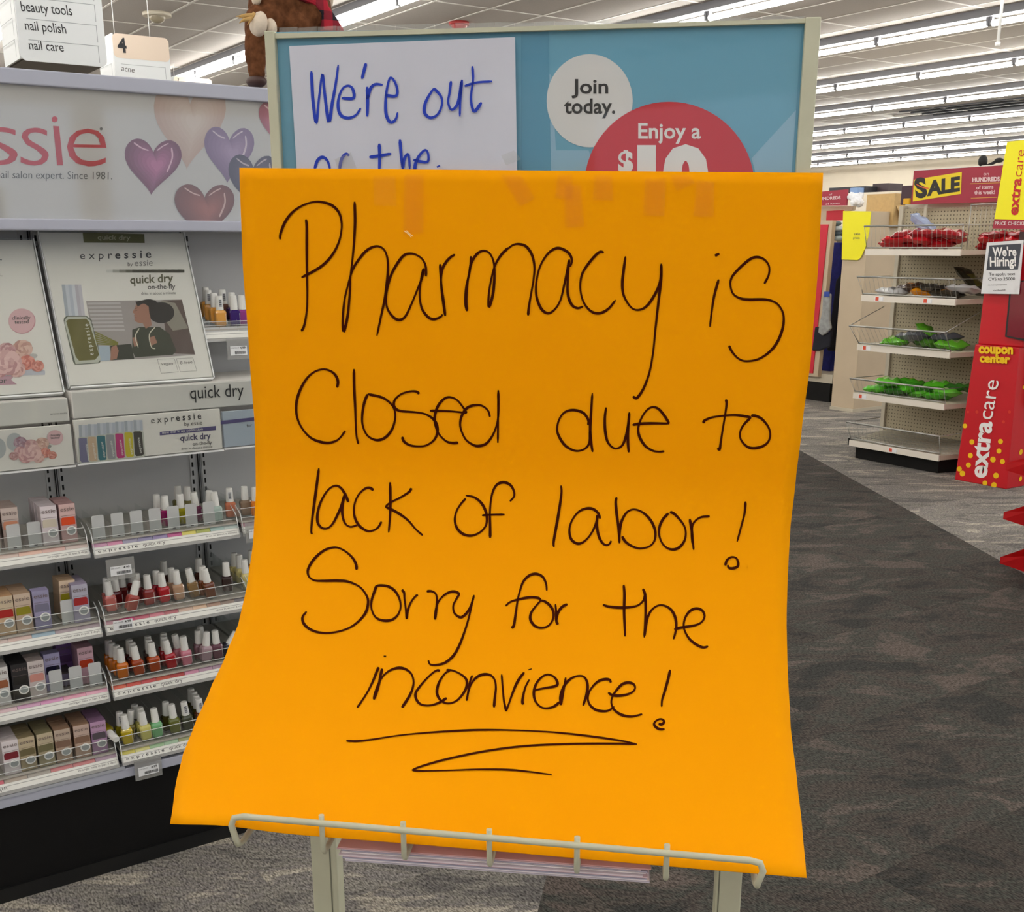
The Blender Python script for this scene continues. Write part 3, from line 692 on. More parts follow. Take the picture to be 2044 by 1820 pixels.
def heart_pts(cx, cy, rw, rh, n=40, rot=0):
    P = []
    for i in range(n):
        t = 2 * math.pi * i / n
        x = math.copysign(abs(math.sin(t)) ** 2.55, math.sin(t)); y = -(13 * math.cos(t) - 5 * math.cos(2 * t) - 2 * math.cos(3 * t) - math.cos(4 * t)) / 14.5
        y = y * .93 + .03; c_, s_ = math.cos(rot), math.sin(rot)
        P.append((cx + (x * c_ - y * s_ * rh / rw) * rw, cy + (y * c_ + x * s_ * rw / rh) * rh))
    return P
def mixc(a, b, t): return tuple(int(a[i] + (b[i] - a[i]) * t) for i in range(3))
m = MB(); hk = 0
for (cx, cy, rw, rh, c1, c2, cut, rot) in (
    (378, 235, 72, 92, (196, 170, 158), (216, 200, 190), None, .05), (305, 322, 57, 60, (122, 60, 92), (186, 112, 156), None, .05),
    (457, 298, 50, 60, (134, 108, 146), (170, 146, 180), None, .05), (548, 235, 32, 42, (170, 92, 112), (206, 130, 146), None, .05),
    (505, 352, 50, 58, (72, 62, 88), (120, 104, 132), None, .05), (408, 412, 60, 60, (120, 62, 54), (168, 100, 88), None, .02)):
    for q in range(7):
        f = 1 - q * .13; t = q / 6
        pts = heart_pts(cx + q * 1.4, cy + q * 1.2, rw * f, rh * f, 40, rot)
        pts = [(x, min(y, 441 + (x - 400) * .012)) for x, y in pts]
        ppoly(m, HB, pts, M('heart_%d_%d' % (hk, q), mixc(c1, c2, t), .5), .0004 + hk * .00018 + q * .00002)
    lt = M('heart_glint_%d' % hk, mixc(c2, (255, 240, 236), .55), .4); lf = .0006 + hk * .00018
    if hk:
        ribbon(m, [(cx - rw * .66, cy - rh * .62), (cx - rw * .4, cy - rh * .45), (cx - rw * .15, cy - rh * .36)], 3.4, lambda x, y: HB.at(x, y, lf), lt)
        ribbon(m, [(cx + rw * .15, cy - rh * .36), (cx + rw * .35, cy - rh * .5), (cx + rw * .55, cy - rh * .6)], 3.0, lambda x, y: HB.at(x, y, lf), lt)
        ribbon(m, [(cx + rw * .66, cy - rh * .45), (cx + rw * .68, cy - rh * .1), (cx + rw * .5, cy + rh * .35)], 4.0, lambda x, y: HB.at(x, min(y, 440), lf), lt)
    hk += 1
m.build('printed_hearts', None, hd)
# ---- graphic boards
white_b = M('board_white', (236, 232, 226), .5); acr = clear('acrylic', (244, 247, 246), .3, .05); edge_m = M('acrylic_edge', (226, 228, 228), .25)
BPn = Vector((0, -1, 0)); q0 = Vector((0, 2.80, 1.48)); q1 = Vector((0, 2.66, 1.145)); dn = (q1 - q0).normalized(); nrm = dn.cross(Vector((1, 0, 0))).normalized()
GP = Plane((0, 2.80, 1.48), nrm)
def gboard(nm, x0, x1, label, z0=1.148, z1=1.4785):
    def pt(x, z): t = (1.48 - z) / (1.48 - 1.145); return Vector((x, 2.80 - .14 * t, z))
    t_ = thing(nm, pt((x0 + x1) / 2, z0), label, 'display board')
    MB().slab([pt(x0, z0), pt(x1, z0), pt(x1, z1), pt(x0, z1)], GP.n, .012).build('panel', white_b, t_)
    o = GP.n * .004
    MB().slab([pt(x0 - .002, z0 - .003) + o, pt(x1 + .002, z0 - .003) + o, pt(x1 + .002, z1 + .002) + o, pt(x0 - .002, z1 + .002) + o], GP.n, .002).build('clear_sleeve', acr, t_)
    e = MB()
    for xa, xb in ((x0 - .0035, x0 - .001), (x1 + .001, x1 + .0035)): e.slab([pt(xa, z0 - .003) + o, pt(xb, z0 - .003) + o, pt(xb, z1 + .002) + o, pt(xa, z1 + .002) + o], GP.n, .018)
    e.slab([pt(x0, z0 - .006) + o, pt(x1, z0 - .006) + o, pt(x1, z0 - .003) + o, pt(x0, z0 - .003) + o], GP.n, .018)
    e.build('sleeve_edge', edge_m, t_)
    return t_
b1 = gboard('display_board', .600, .929, 'white board with olive nail polish and a woman in a green sweater, quick dry heading')
olive = (106, 104, 52); m = MB(); L = .0004
ppoly(m, GP, [(165, 464), (288, 467), (289, 485), (167, 484)], M('print_olive', olive, .5), L)
for k in range(12): ppoly(m, GP, [(212 + k * 13, 538 - k * .05), (225 + k * 13, 538), (225 + k * 13, 544), (212 + k * 13, 544)], M('bar_fade_%d' % k, mixc((216, 214, 208), (62, 60, 46), min(1, k / 4)), .5), L)
# printed polish bottle: cap with highlight bands, glass body, olive polish
capc = [(176, 182, 192), (206, 210, 218), (190, 196, 208), (214, 216, 222), (192, 186, 196), (204, 200, 208)]
for k, c in enumerate(capc):
    a = 123 + k * 6.5; ppoly(m, GP, [(a, 568), (a + 6.5, 568), (a + 6.5 + 8, 632), (a + 8, 632)], M('cap_print_%d' % k, c, .4), L)
ppoly(m, GP, [(128, 634), (134, 630), (172, 630), (183, 638), (203, 718), (198, 725), (150, 728), (146, 722), (127, 640)], M('glass_print', (96, 100, 88), .4), L + .0001)
ppoly(m, GP, [(129.5, 638), (135, 632), (172, 632), (181, 640), (201, 717), (196, 723.5), (151, 726.5), (128.5, 643)], M('glass_print_light', (196, 198, 186), .4), L + .0002)
ppoly(m, GP, [(132, 641), (137, 637), (172, 636), (177.5, 642), (198, 708), (190, 718), (158, 720), (151, 712)], M('polish_olive', (112, 106, 52), .4), L + .0003)
# the photograph printed on the board
ppoly(m, GP, [(172, 601), (363, 598), (390, 708), (287, 716), (193, 721)], M('pic_wall', (168, 160, 158), .5), L + .00005)
for k in range(8):
    y = 604 + k * 7.6; ppoly(m, GP, [(174 + k * 1.8, y), (240 + k * 1.2, y - 1), (241 + k * 1.2, y + 3), (175 + k * 1.8, y + 4)], M('pic_slat', (196, 190, 190), .5), L + .00012)
ppoly(m, GP, [(322, 599), (363, 598), (389, 707), (340, 705), (330, 660)], M('pic_brick', (92, 74, 70), .5), L + .00012)
ppoly(m, GP, [(322, 599), (350, 605), (376, 655), (345, 660), (330, 640)], M('pic_stone', (150, 144, 132), .5), L + .00016)
for k in range(6): ppoly(m, GP, [(190, 661 + k * 4.6), (236, 683 + k * 1.1), (236, 684.5 + k * 1.1), (190, 664 + k * 4.6)], M('pic_green', (128, 126, 44), .5), L + .00018)
ppoly(m, GP, [(196, 690), (218, 690), (222, 719), (200, 721)], M('pic_window', (176, 190, 204), .5), L + .00018)
ppoly(m, GP, [(220, 690), (262, 686), (268, 716), (222, 719)], M('pic_bag', (44, 50, 38), .5), L + .0002)
ppoly(m, GP, [(222, 693), (232, 688), (237, 700), (233, 716), (220, 719)], M('pic_skin', (168, 120, 100), .5), L + .00024)
ppoly(m, GP, [(264, 658), (280, 652), (300, 653), (318, 652), (338, 666), (352, 700), (345, 708), (270, 713), (264, 700)], M('pic_sweater', (52, 58, 42), .5), L + .00024)
ppoly(m, GP, circ(322, 624, 26, 21), M('pic_hair', (26, 22, 22), .5), L + .00026)
ppoly(m, GP, circ(296, 612, 22, 15), M('pic_hair'), L + .00028)
ppoly(m, GP, [(272, 607), (283, 602), (297, 612), (300, 632), (303, 649), (291, 656), (285, 645), (276, 644), (270, 641), (268, 637), (270, 634), (267, 630), (269, 627), (264.5, 623), (269, 615)], M('pic_skin'), L + .00032)
for q, wd, mt in (([(270, 616), (275, 614)], 1.5, 'pic_hair'), ([(270, 620), (274, 619)], 1.2, 'pic_hair'), ([(268, 634), (273, 633)], 1.6, 'pic_lip')): ribbon(m, q, wd, lambda x, y: GP.at(x, y, L + .00037), M(mt, (136, 70, 66), .5))
ppoly(m, GP, [(296, 604), (318, 604), (322, 640), (306, 640), (298, 626)], M('pic_hair'), L + .00034)
ppoly(m, GP, [(264, 674), (272, 672), (276, 690), (268, 692)], M('pic_skin'), L + .0003); ppoly(m, GP, [(298, 674), (308, 670), (314, 684), (302, 690)], M('pic_skin'), L + .0003)
for q in ([(278, 655), (270, 672), (276, 694)], [(310, 652), (298, 668), (302, 692), (310, 696)]): ribbon(m, q, 2.4, lambda x, y: GP.at(x, y, L + .00034), M('pic_strap', (220, 216, 196), .5))
ppoly(m, GP, [(270, 602), (300, 597), (312, 600), (300, 606), (284, 606), (275, 612)], M('pic_hair'), L + .00036)
for q in ([(314, 717), (348, 716), (356, 742), (322, 745)], [(352, 716), (385, 714), (393, 740), (360, 742)]):
    for a, b in zip(q, q[1:] + q[:1]): ribbon(m, [a, b], 1.2, lambda x, y: GP.at(x, y, L), gtx)
m.build('printed_picture', None, b1)
m = MB(); dk = M('print_dark', (52, 52, 54), .5)
text_px(m, GP, 'quick dry', 195, 478, 260, 479, 9.5, M('print_cream', (206, 204, 176), .5), 0, lift=.0008)
text_px(m, GP, 'e x p r', 160, 517, 224, 516, 15, dk, 0, lift=.0004); text_px(m, GP, 'e s s i e', 230, 516, 302, 514, 15, dk, .016, lift=.0004)
text_px(m, GP, 'by', 255, 531, 265, 531, 8, dk, 0, lift=.0004); text_px(m, GP, 'essie', 269, 531, 305, 530, 13, gtx, -.01, lift=.0004)
text_px(m, GP, 'quick dry', 260, 566, 346, 562, 16, M('print_olive_text', (92, 90, 66), .5), .02, lift=.0004)
text_px(m, GP, 'on-the-fly', 295, 577, 350, 576, 9.5, dk, .01, lift=.0004); text_px(m, GP, 'dries in about a minute', 282, 588, 351, 587, 5.5, dk, 0, lift=.0004)
text_px(m, GP, 'e x p r e s s i e', 187, 708, 176, 646, 9, M('print_white', (232, 232, 226), .5), .01, lift=.0009, up=(-.985, .17))
text_px(m, GP, 'vegan', 322, 729, 345, 728, 6, gtx, 0, lift=.0004); text_px(m, GP, '8-free', 360, 727, 384, 725, 6, gtx, 0, lift=.0004)
m.build('lettering', None, b1)
b0 = gboard('display_board', .25, .582, 'white board with printed pink roses and a clinically tested badge', 1.138, 1.462)
def roses(mb, pl, cx, cy, s, lift, seed):
    r_ = random.Random(seed)
    for k in range(7):
        a = r_.uniform(2.6, 6.8); ppoly(mb, pl, circ(cx + 42 * s * math.cos(a), cy + 4 * s + 26 * s * math.sin(a), 11 * s, 5 * s, 10, 0, a), M('leaf_print_%d' % (k % 3), [(168, 172, 170), (190, 190, 188), (150, 150, 146)][k % 3], .55), lift)
    for (dx, dy, rad, c) in ((-30, -16, 17, (168, 138, 156)), (26, -14, 17, (216, 176, 160)), (-30, 8, 16, (214, 168, 170)), (34, 10, 14, (220, 130, 114)), (-46, 18, 12, (190, 146, 146)), (-2, -10, 16, (206, 160, 162)), (52, 16, 11, (216, 136, 120)), (16, 22, 15, (222, 180, 172)), (-16, 20, 18, (220, 172, 172)), (0, 10, 24, (228, 188, 186))):
        for ring, (f, n, pr_) in enumerate(((.72, 8, .42), (.50, 7, .34), (.30, 5, .26), (.10, 3, .18))):
            a0 = r_.uniform(0, 6.28)
            for q in range(n):
                a = a0 + 6.283 * q / n; lift += .000004
                cc = mixc(c, (250, 226, 220) if (q + ring) % 2 else (150, 92, 98), .12 + .13 * ((q * 7 + ring) % 3))
                ppoly(mb, pl, circ(cx + (dx + rad * f * math.cos(a)) * s, cy + (dy + rad * f * .82 * math.sin(a)) * s, rad * pr_ * s * 1.15, rad * pr_ * s * .8, 10, 0, a + 1.57), M('rose_%d_%d_%d' % cc, cc, .55), lift)
m = MB(); pk = M('badge_pink', (226, 186, 190), .5)
ppoly(m, GP, [(-60, 690), (90, 740), (90, 748), (-60, 752)], M('shadow_print', (196, 198, 208), .5), .0003)
roses(m, GP, 15, 712, 1.15, .0006, 2)
ppoly(m, GP, circ(44, 641, 27, 25), M('badge_rim', (206, 150, 158), .5), .0004); ppoly(m, GP, circ(43, 640, 26, 24.5), pk, .0005)
ppoly(m, GP, [(-40, 752), (28, 750), (22, 758), (34, 767), (-40, 770)], M('ribbon_pink', (196, 156, 168), .5), .0005)
m.build('printed_picture', None, b0)
m = MB(); text_px(m, GP, 'clinically', 24, 638, 61, 637, 7, gtx, .015, lift=.0009); text_px(m, GP, 'tested', 29, 646, 57, 645, 7, gtx, .015, lift=.0009)
text_px(m, GP, 'gel couture r', -110, 526, 4, 526, 13, dk, 0, lift=.0004); text_px(m, GP, 'color', -24, 765, 14, 764, 10, gtx, .01, lift=.0009); text_px(m, GP, 'nails.', -34, 551, 5, 551, 7, gtx, 0, lift=.0004)
m.build('lettering', None, b0)
# ---- quick dry bar, cards below
QP = Plane((0, 2.625, 1.1), (0, -1, 0))
barm = M('bar_white', (222, 219, 214), .5)
def slabbar(x0, x1, z0, z1, y, lab, nm='shelf_header'):
    t_ = thing(nm, ((x0 + x1) / 2, y + .1, z0), lab, 'shelf header')
    MB().box(x0, x1, y, y + .22, z0, z1).build('panel', barm, t_, bevel=.002)
    MB().box(x0 + .002, x1 - .002, y - .003, y - .0005, z0 - .002, z1 + .002).build('clear_sleeve', acr, t_)
    return t_
qb = slabbar(.592, 1.298, 1.078, 1.137, 2.628, 'long white shelf bar lettered quick dry below the woman display board')
m = MB(); text_px(m, QP, 'quick dry', 380, 796, 487, 790, 25, M('print_black', (28, 28, 30), .5), 0, lift=.0002, up=(-.06, -1)); m.build('lettering', None, qb)
qb0 = slabbar(.24, .584, 1.074, 1.125, 2.628, 'blank white shelf bar below the roses display board')
m = MB(); text_px(m, QP, 'www.nails', 100, 828, 134, 826, 4, gtx, 0, lift=.0002); m.build('lettering', None, qb0)
KP = Plane((0, 2.60, 1.0), (0, -1, 0))
def card(x0, x1, z0, z1, lab, mat=white_b):
    t_ = thing('display_card', ((x0 + x1) / 2, 2.61, z0), lab, 'display card')
    MB().box(x0, x1, 2.6005, 2.612, z0, z1).build('panel', mat, t_)
    MB().box(x0 - .002, x1 + .002, 2.5965, 2.5985, z0 - .002, z1 + .002).build('clear_sleeve', acr, t_)
    MB().box(x0 - .002, x1 + .002, 2.5965, 2.616, z0 - .006, z0 - .002).build('sleeve_edge', edge_m, t_)
    return t_
c1 = card(.586, .919, .984, 1.078, 'small display card picturing seven polish bottles in a row')
m = MB(); bc = [(118, 116, 150), (206, 178, 148), (30, 110, 124), (150, 152, 158), (190, 24, 120), (206, 190, 20), (60, 56, 50)]
for k, c in enumerate(bc):
    x = 157 + k * 18.2; y0 = 848 - k * 1.6; y1 = 872 - k * 2.2; y2 = 922 - k * 2.1; wd = 25 if k == 0 else 20
    for q in range(3): ppoly(m, KP, [(x + q * 6, y0), (x + q * 6 + 6, y0), (x + q * 6 + 7, y1), (x + q * 6 + 1, y1)], M('cap_print_%d' % q), .0003 + .0001 * k)
    ppoly(m, KP, [(x - 2, y1 + 3), (x + 1, y1), (x + wd - 5, y1), (x + wd, y1 + 3), (x + wd + 4, y2), (x + wd, y2 + 3), (x + 5, y2 + 4), (x + 1, y2)], M('glass_print_light'), .00035 + .0001 * k)
    ppoly(m, KP, [(x, y1 + 4), (x + 2, y1 + 2), (x + wd - 6, y1 + 2), (x + wd - 3, y1 + 4), (x + wd + 1, y2 - 3), (x + wd - 3, y2), (x + 6, y2 + 1), (x + 3, y2 - 3)], M('bp_%d' % k, c, .4), .0004 + .0001 * k)
    text_px(m, KP, 'expressie', x + wd - 3, y2 - 5, x + wd - 8, y1 + 14, 5, M('print_white'), 0, lift=.00125, up=(-1, .1))
ppoly(m, KP, [(319, 862), (431, 850), (431, 858), (319, 869)], M('print_purple', (70, 62, 120), .5), .0004)
m.build('printed_picture', None, c1)
m = MB(); text_px(m, KP, 'e x p r', 302, 845, 348, 841, 13, dk, 0, lift=.0005); text_px(m, KP, 'e s s i e', 352, 840, 402, 836, 13, dk, .016, lift=.0005)
text_px(m, KP, 'by essie', 368, 850, 404, 847, 8, gtx, 0, lift=.0005); text_px(m, KP, 'new dial it up collection', 324, 866, 405, 858, 5, M('print_white'), 0, lift=.0006)
text_px(m, KP, 'quick dry', 360, 880, 421, 875, 12, M('print_purple_dark', (60, 56, 96), .5), .02, lift=.0005); text_px(m, KP, 'on-the-fly', 385, 889, 423, 886, 7, dk, 0, lift=.0005); text_px(m, KP, 'dries in about a minute', 362, 898, 424, 893, 4.5, dk, 0, lift=.0005)
m.build('lettering', None, c1)
c0 = card(.24, .578, .982, 1.070, 'small display card with printed roses and a pink badge, at the left edge')
m = MB(); ppoly(m, KP, circ(29, 882, 16, 18), M('leaf_grey', (184, 188, 190), .5), .0003); ppoly(m, KP, circ(-2, 895, 14, 20), M('leaf_grey'), .0003)
roses(m, KP, 64, 896, .78, .0004, 5); ppoly(m, KP, circ(110, 873, 16, 15), pk, .0005); m.build('printed_picture', None, c0)
m = MB(); text_px(m, KP, 'clinically', 99, 871, 121, 870, 4.5, gtx, .01, lift=.0009); text_px(m, KP, 'tested', 101, 876, 119, 875, 4.5, gtx, .01, lift=.0009); m.build('lettering', None, c0)
c2 = card(.925, 1.30, .986, 1.070, 'pale blue display card with a purple stripe, half hidden by the orange board', M('card_blue', (178, 190, 204), .5))
m = MB(); ppoly(m, KP, [(441, 840), (640, 818), (640, 825), (441, 847)], M('print_purple'), .0004); text_px(m, KP, 'for', 493, 853, 504, 851, 6, dk, 0, lift=.0004); m.build('lettering', None, c2)
# ================================================================ TRAYS, BOTTLES, CARTONS
cap_m = M('cap_white', (226, 226, 222), .35); lab_m = M('tiny_label', (240, 240, 240), .5); bcode = M('barcode', (50, 50, 54), .6)
glassb = clear('bottle_glass', (226, 230, 228), .5, .05, .12, (220, 222, 220))
def rring(w, d, z, ch):
    return [(-w + ch, -d, z), (w - ch, -d, z), (w, -d + ch, z), (w, d - ch, z), (w - ch, d, z), (-w + ch, d, z), (-w, d - ch, z), (-w, -d + ch, z)]
def loft(mb, rings, mat=None, cap=True, smooth=False):
    n = len(rings[0]); vs = [v for r_ in rings for v in r_]; fs = []
    for i in range(len(rings) - 1):
        for k in range(n): fs.append((i * n + k, i * n + (k + 1) % n, (i + 1) * n + (k + 1) % n, (i + 1) * n + k))
    if cap: fs += [tuple(range(n))[::-1], tuple(range((len(rings) - 1) * n, len(rings) * n))]
    return mb.add(vs, fs, mat, smooth)
body_me = loft(MB(), [rring(.0105, .0085, .0045, .003), rring(.0125, .0100, .009, .003), rring(.0135, .0108, .036, .003), rring(.0120, .0098, .0405, .003), rring(.0070, .0070, .0432, .003)]).mesh('polish_body', None)
glass_me = loft(MB(), [rring(.0118, .0095, 0, .003), rring(.0118, .0095, .0045, .003)]).mesh('glass_base', [glassb])
def cring(r, z, n=14): return [(r * math.cos(6.2832 * k / n), r * math.sin(6.2832 * k / n), z) for k in range(n)]
cap_me = loft(MB(), [cring(.0092, .0425), cring(.0094, .0440), cring(.0080, .0750), cring(.0074, .0765)], None, True, False).mesh('cap', [cap_m])
m = MB(); text_w(m, 'expressie', (.0115, -.01105, .009), (0, 0, 1), (-1, 0, 0), .026, .0019, lab_m, 0); let_me = m.mesh('lettering')
m = MB(); m.add([(-.0048, -.0099, .050), (.0048, -.0099, .050), (.0048, -.0090, .068), (-.0048, -.0090, .068)], [(0, 1, 2, 3)], M('label_sticker', (210, 212, 214), .5))
for k in range(6): z = .0515 + k * .0027; y = -.0101 + .05 * (z - .05) ; m.add([(-.0035, y, z), (.0025, y, z), (.0025, y + .0001, z + .0014 + .0006 * (k % 2)), (-.0035, y + .0001, z + .0014 + .0006 * (k % 2))], [(0, 1, 2, 3)], bcode)
code_me = m.mesh('barcode_label')
PMAT = {}
def polish(cn, c):
    return M('polish_' + cn.replace(' ', '_'), c, .12, spec=.6, coat=.5)
COL = {'magenta': (150, 20, 92), 'plum': (112, 48, 82), 'olive yellow': (156, 150, 12), 'olive': (112, 112, 14), 'mint': (168, 186, 178), 'coral': (196, 118, 88), 'taupe': (142, 122, 102), 'orange': (206, 112, 20),
       'salmon pink': (192, 104, 96), 'dark red': (96, 22, 24), 'terracotta': (158, 62, 54), 'brick red': (138, 48, 44), 'crimson': (152, 24, 44), 'bright red': (172, 30, 38), 'beige': (186, 150, 122), 'tan': (142, 112, 70), 'brown': (112, 62, 36), 'dark brown': (66, 36, 26),
       'near-black maroon': (46, 20, 24), 'cream yellow': (212, 198, 132), 'rust': (164, 66, 24), 'rust orange': (174, 70, 18), 'pink': (204, 126, 142), 'mauve': (130, 92, 100), 'lilac': (172, 146, 154), 'dusky plum': (104, 62, 76), 'navy': (22, 22, 40),
       'yellow': (196, 172, 12), 'mustard olive': (128, 116, 14), 'pale yellow': (206, 198, 112), 'mint green': (122, 186, 130), 'moss green': (104, 108, 42), 'dark green': (62, 66, 44), 'golden orange': (222, 160, 72), 'deep purple': (48, 16, 104), 'purple pink': (142, 52, 132), 'brown taupe': (120, 84, 72), 'dark olive': (66, 60, 20)}
bottles = []
def bottle(px, py, cn, floorz, yfront, sect, shelf, j=None, tilt=0, code=False, lay=None, ang=0):
    ztop = floorz + .0765; floorz += .0062 * (j or 0) if sect == 'upper' else 0
    if j is None:
        p = onZ(px, py, ztop); j = max(0, min(6, round((p.y - yfront) / .0245)))
    Y = yfront + j * .0245; p = onY(px, py, Y)
    x = p.x - math.sin(math.radians(tilt)) * .076; y = Y
    t = thing('nail_polish_bottle', (x, y, floorz), '', 'nail polish', 'nail polish bottles on the %s' % shelf)
    t.rotation_euler = (0, math.radians(tilt), math.radians(ang + random.uniform(-14, 6)))
    bottles.append(dict(o=t, c=cn, j=j, x=x, shelf=shelf, tilt=tilt, code=code, sect=sect))
    for nm, me in (('polish_body', body_me), ('glass_base', glass_me), ('cap', cap_me), ('lettering', let_me)) + ((('barcode_label', code_me),) if code else ()):
        o = bpy.data.objects.new(nm, me); C.objects.link(o); o.parent = t
        if nm == 'polish_body':
            if not me.materials: me.materials.append(polish(cn, COL[cn]))
            o.material_slots[0].link = 'OBJECT'; o.material_slots[0].material = polish(cn, COL[cn])
    return t
# trays -----------------------------------------------------------
strip_w = M('strip_white', (222, 222, 216), .45); lipm = M('tray_lip', (178, 178, 176), .35); pushm = clear('pusher_plastic', (225, 230, 230), .3, .25, .80, (206, 208, 208)); floor_m = M('tray_floor', (176, 172, 164), .4)
def tray(sx0, sx1, zb, yf, label, slots, chips, tabs=(), txt=None, txtr=None, zf=None, lip=.030, depth=None, div=True):
    zf = zf or zb + .030; yb = BY - .004 if depth is None else yf + depth
    t = thing('display_tray', ((sx0 + sx1) / 2, (yf + yb) / 2, zb), label, 'display tray')
    x0, x1 = sx0 + .004, sx1 - .004
    MB().box(x0, x1, yf + .012, yb, zf - .004, zf - .001).build('tray_floor', floor_m, t)
    m = MB(); m.box(x0, x1, yf + .006, yb, zb + .002, zb + .012).box(x0, x1, yf + .0, yf + .008, zb - .006, zb + .0015); m.build('shelf_plate', lipm, t)
    # sloping front: colour chips above, white lettered strip below
    def F(x, s): return Vector((x, yf + .018 * s, zb + .002 + .026 * s))
    MB().add([F(x0, 0), F(x1, 0), F(x1, .56), F(x0, .56)], [(0, 1, 2, 3)]).build('label_strip', strip_w, t)
    n = len(chips); 
    for k, c in enumerate(chips):
        a = x0 + (x1 - x0) * k / n; b = x0 + (x1 - x0) * (k + 1) / n - .0008
        MB().add([F(a, .57), F(b, .57), F(b, .98), F(a, .98)], [(0, 1, 2, 3)]).build('colour_chip', M('chip_%d_%d_%d' % c, c, .5), t)
    m = MB()
    if txt: text_w(m, 'e x p r', F(x0 + .010, .14) + Vector((0, -.0004, 0)), (1, 0, 0), (0, .57, .82), .042, .0075, dk, 0); text_w(m, 'e s s i e', F(x0 + .056, .14) + Vector((0, -.0004, 0)), (1, 0, 0), (0, .57, .82), .044, .0075, dk, .016); text_w(m, 'quick dry', F(x0 + .112, .14) + Vector((0, -.0004, 0)), (1, 0, 0), (0, .57, .82), .052, .0085, gtx, 0)
    if txtr: text_w(m, txtr[0], F(x0 + txtr[1], .14) + Vector((0, -.0004, 0)), (1, 0, 0), (0, .57, .82), txtr[2], .0075, dk, 0); text_w(m, 'stronger nails in just 3 days', F(x1 - .092, .16) + Vector((0, -.0004, 0)), (1, 0, 0), (0, .57, .82), .086, .0048, gtx, 0)
    elif txt: text_w(m, 'dries in about a minute', F(x1 - .085, .16) + Vector((0, -.0004, 0)), (1, 0, 0), (0, .57, .82), .078, .0042, gtx, 0)
    if m.v: m.build('lettering', None, t)
    # clear front lip, end cheeks and dividers
    MB().box(x0 + .004, x1 - .004, yf + .019, yf + .0205, zf - .002, zf + lip).build('front_lip', acr, t)
    MB().box(x0 + .004, x1 - .004, yf + .0185, yf + .0207, zf + lip, zf + lip + .0010).box(x0 + .004, x1 - .004, yf + .0185, yf + .0207, zf + .007, zf + .0078).build('lip_edge', edge_m, t)
    for x in (x0 + .001, x1 - .0025):
        MB().hexa([(x, yf + .004, zb + .004), (x + .0015, yf + .004, zb + .004), (x + .0015, yb, zb + .004), (x, yb, zb + .004)], [(x, yf + .018, zf + lip), (x + .0015, yf + .018, zf + lip), (x + .0015, yb, zf + .045), (x, yb, zf + .045)]).build('side_cheek', acr, t)
        MB().tube([(x + .0007, yf + .0, zb + .003), (x + .0007, yf + .016, zf + lip * .55), (x + .0007, yf + .05, zf + .036)], .0011, n=5).build('cheek_edge', edge_m, t)
    if div:
        m = MB()
        for k in range(1, slots):
            x = x0 + (x1 - x0) * k / slots; m.box(x - .0005, x + .0005, yf + .022, yb, zf, zf + .022)
        tag(m.build('divider', acr, t), kind='stuff')
    m = MB(); k = x0 + .01
    while k < x1 - .01: m.box(k, k + .0045, yf + .0172, yf + .0182, zf - .0035, zf - .001); k += .0085
    tag(m.build('vent_slots', slot_m, t), kind='stuff')
    for sl in tabs:
        x = x0 + (x1 - x0) * (sl + .5) / slots; w_ = .0140
        o = [(-w_, 0), (w_, 0), (w_, .054), (w_ - .0025, .057), (-w_ + .0025, .057), (-w_, .054)]
        pu = MB().slab([(x + a, yf + .026, zf + b) for a, b in o], (0, -1, 0), .0015).build('pusher', pushm, t)
        MB().box(x - .0035, x + .0035, yf + .0248, yf + .0256, zf + .003, zf + .0045).build('catch', slot_m, pu)
    return t
def pricetag(x, z, y, label, wd=.064, holder=True):
    t = thing('price_tag', (x, y, z), label, 'price tag')
    if holder: MB().box(x - wd / 2, x + wd / 2, y - .001, y + .0005, z - .040, z + .010).build('holder', clear('tag_holder', (230, 232, 230), .4, .15, .35, (190, 190, 188)), t)
    ins = MB().box(x - wd / 2 + .008, x + wd / 2 - .008, y - .0022, y - .0012, z - .030, z - .008).build('price_slip', M('price_slip', (232, 234, 236), .5), t)
    m = MB(); f_ = y - .0026
    text_w(m, '4.99', (x + wd / 2 - .026, f_, z - .015), (1, 0, 0), (0, 0, 1), .014, .0052, dk, .02)
    text_w(m, 'NAIL COLOR', (x - wd / 2 + .010, f_, z - .0135), (1, 0, 0), (0, 0, 1), .020, .0028, dk, 0)
    rr = random.Random(int(x * 1000)); k = x - .010
    while k < x + wd / 2 - .012: a = rr.choice((.0006, .0011, .0016)); m.box(k, k + a, f_, f_ + .0002, z - .027, z - .020, bcode); k += a + .0009
    m.build('lettering', None, ins)
CH1 = [(196, 150, 176), (204, 140, 170), (160, 156, 178), (142, 138, 170), (150, 138, 176), (182, 92, 140), (216, 206, 110), (166, 172, 96), (160, 184, 180), (176, 190, 186)]
CH2 = [(176, 140, 150), (196, 70, 118), (186, 100, 118), (204, 130, 144), (178, 108, 116), (202, 176, 160), (212, 182, 156), (164, 134, 118), (142, 126, 118), (120, 116, 120)]
CH3 = [(206, 100, 78), (198, 84, 74), (192, 78, 82), (184, 80, 62), (172, 66, 66), (200, 140, 166), (178, 146, 166), (166, 138, 156), (150, 120, 140), (140, 110, 130)]
CH4 = [(198, 188, 96), (204, 200, 132), (158, 190, 150), (160, 188, 160), (156, 160, 118), (150, 152, 122), (128, 118, 80), (120, 116, 100), (110, 106, 90), (110, 100, 90)]
LC = [(196, 170, 158), (208, 168, 160), (214, 172, 168), (206, 186, 176), (222, 186, 170), (212, 176, 168), (198, 182, 176)]
LC2 = [(190, 160, 170), (214, 140, 146), (202, 184, 178), (204, 180, 172), (150, 172, 186), (164, 150, 156), (160, 146, 152)]
LC3 = [(206, 140, 146), (150, 140, 156), (212, 184, 190), (204, 160, 190), (212, 150, 190), (222, 160, 180), (224, 170, 190)]
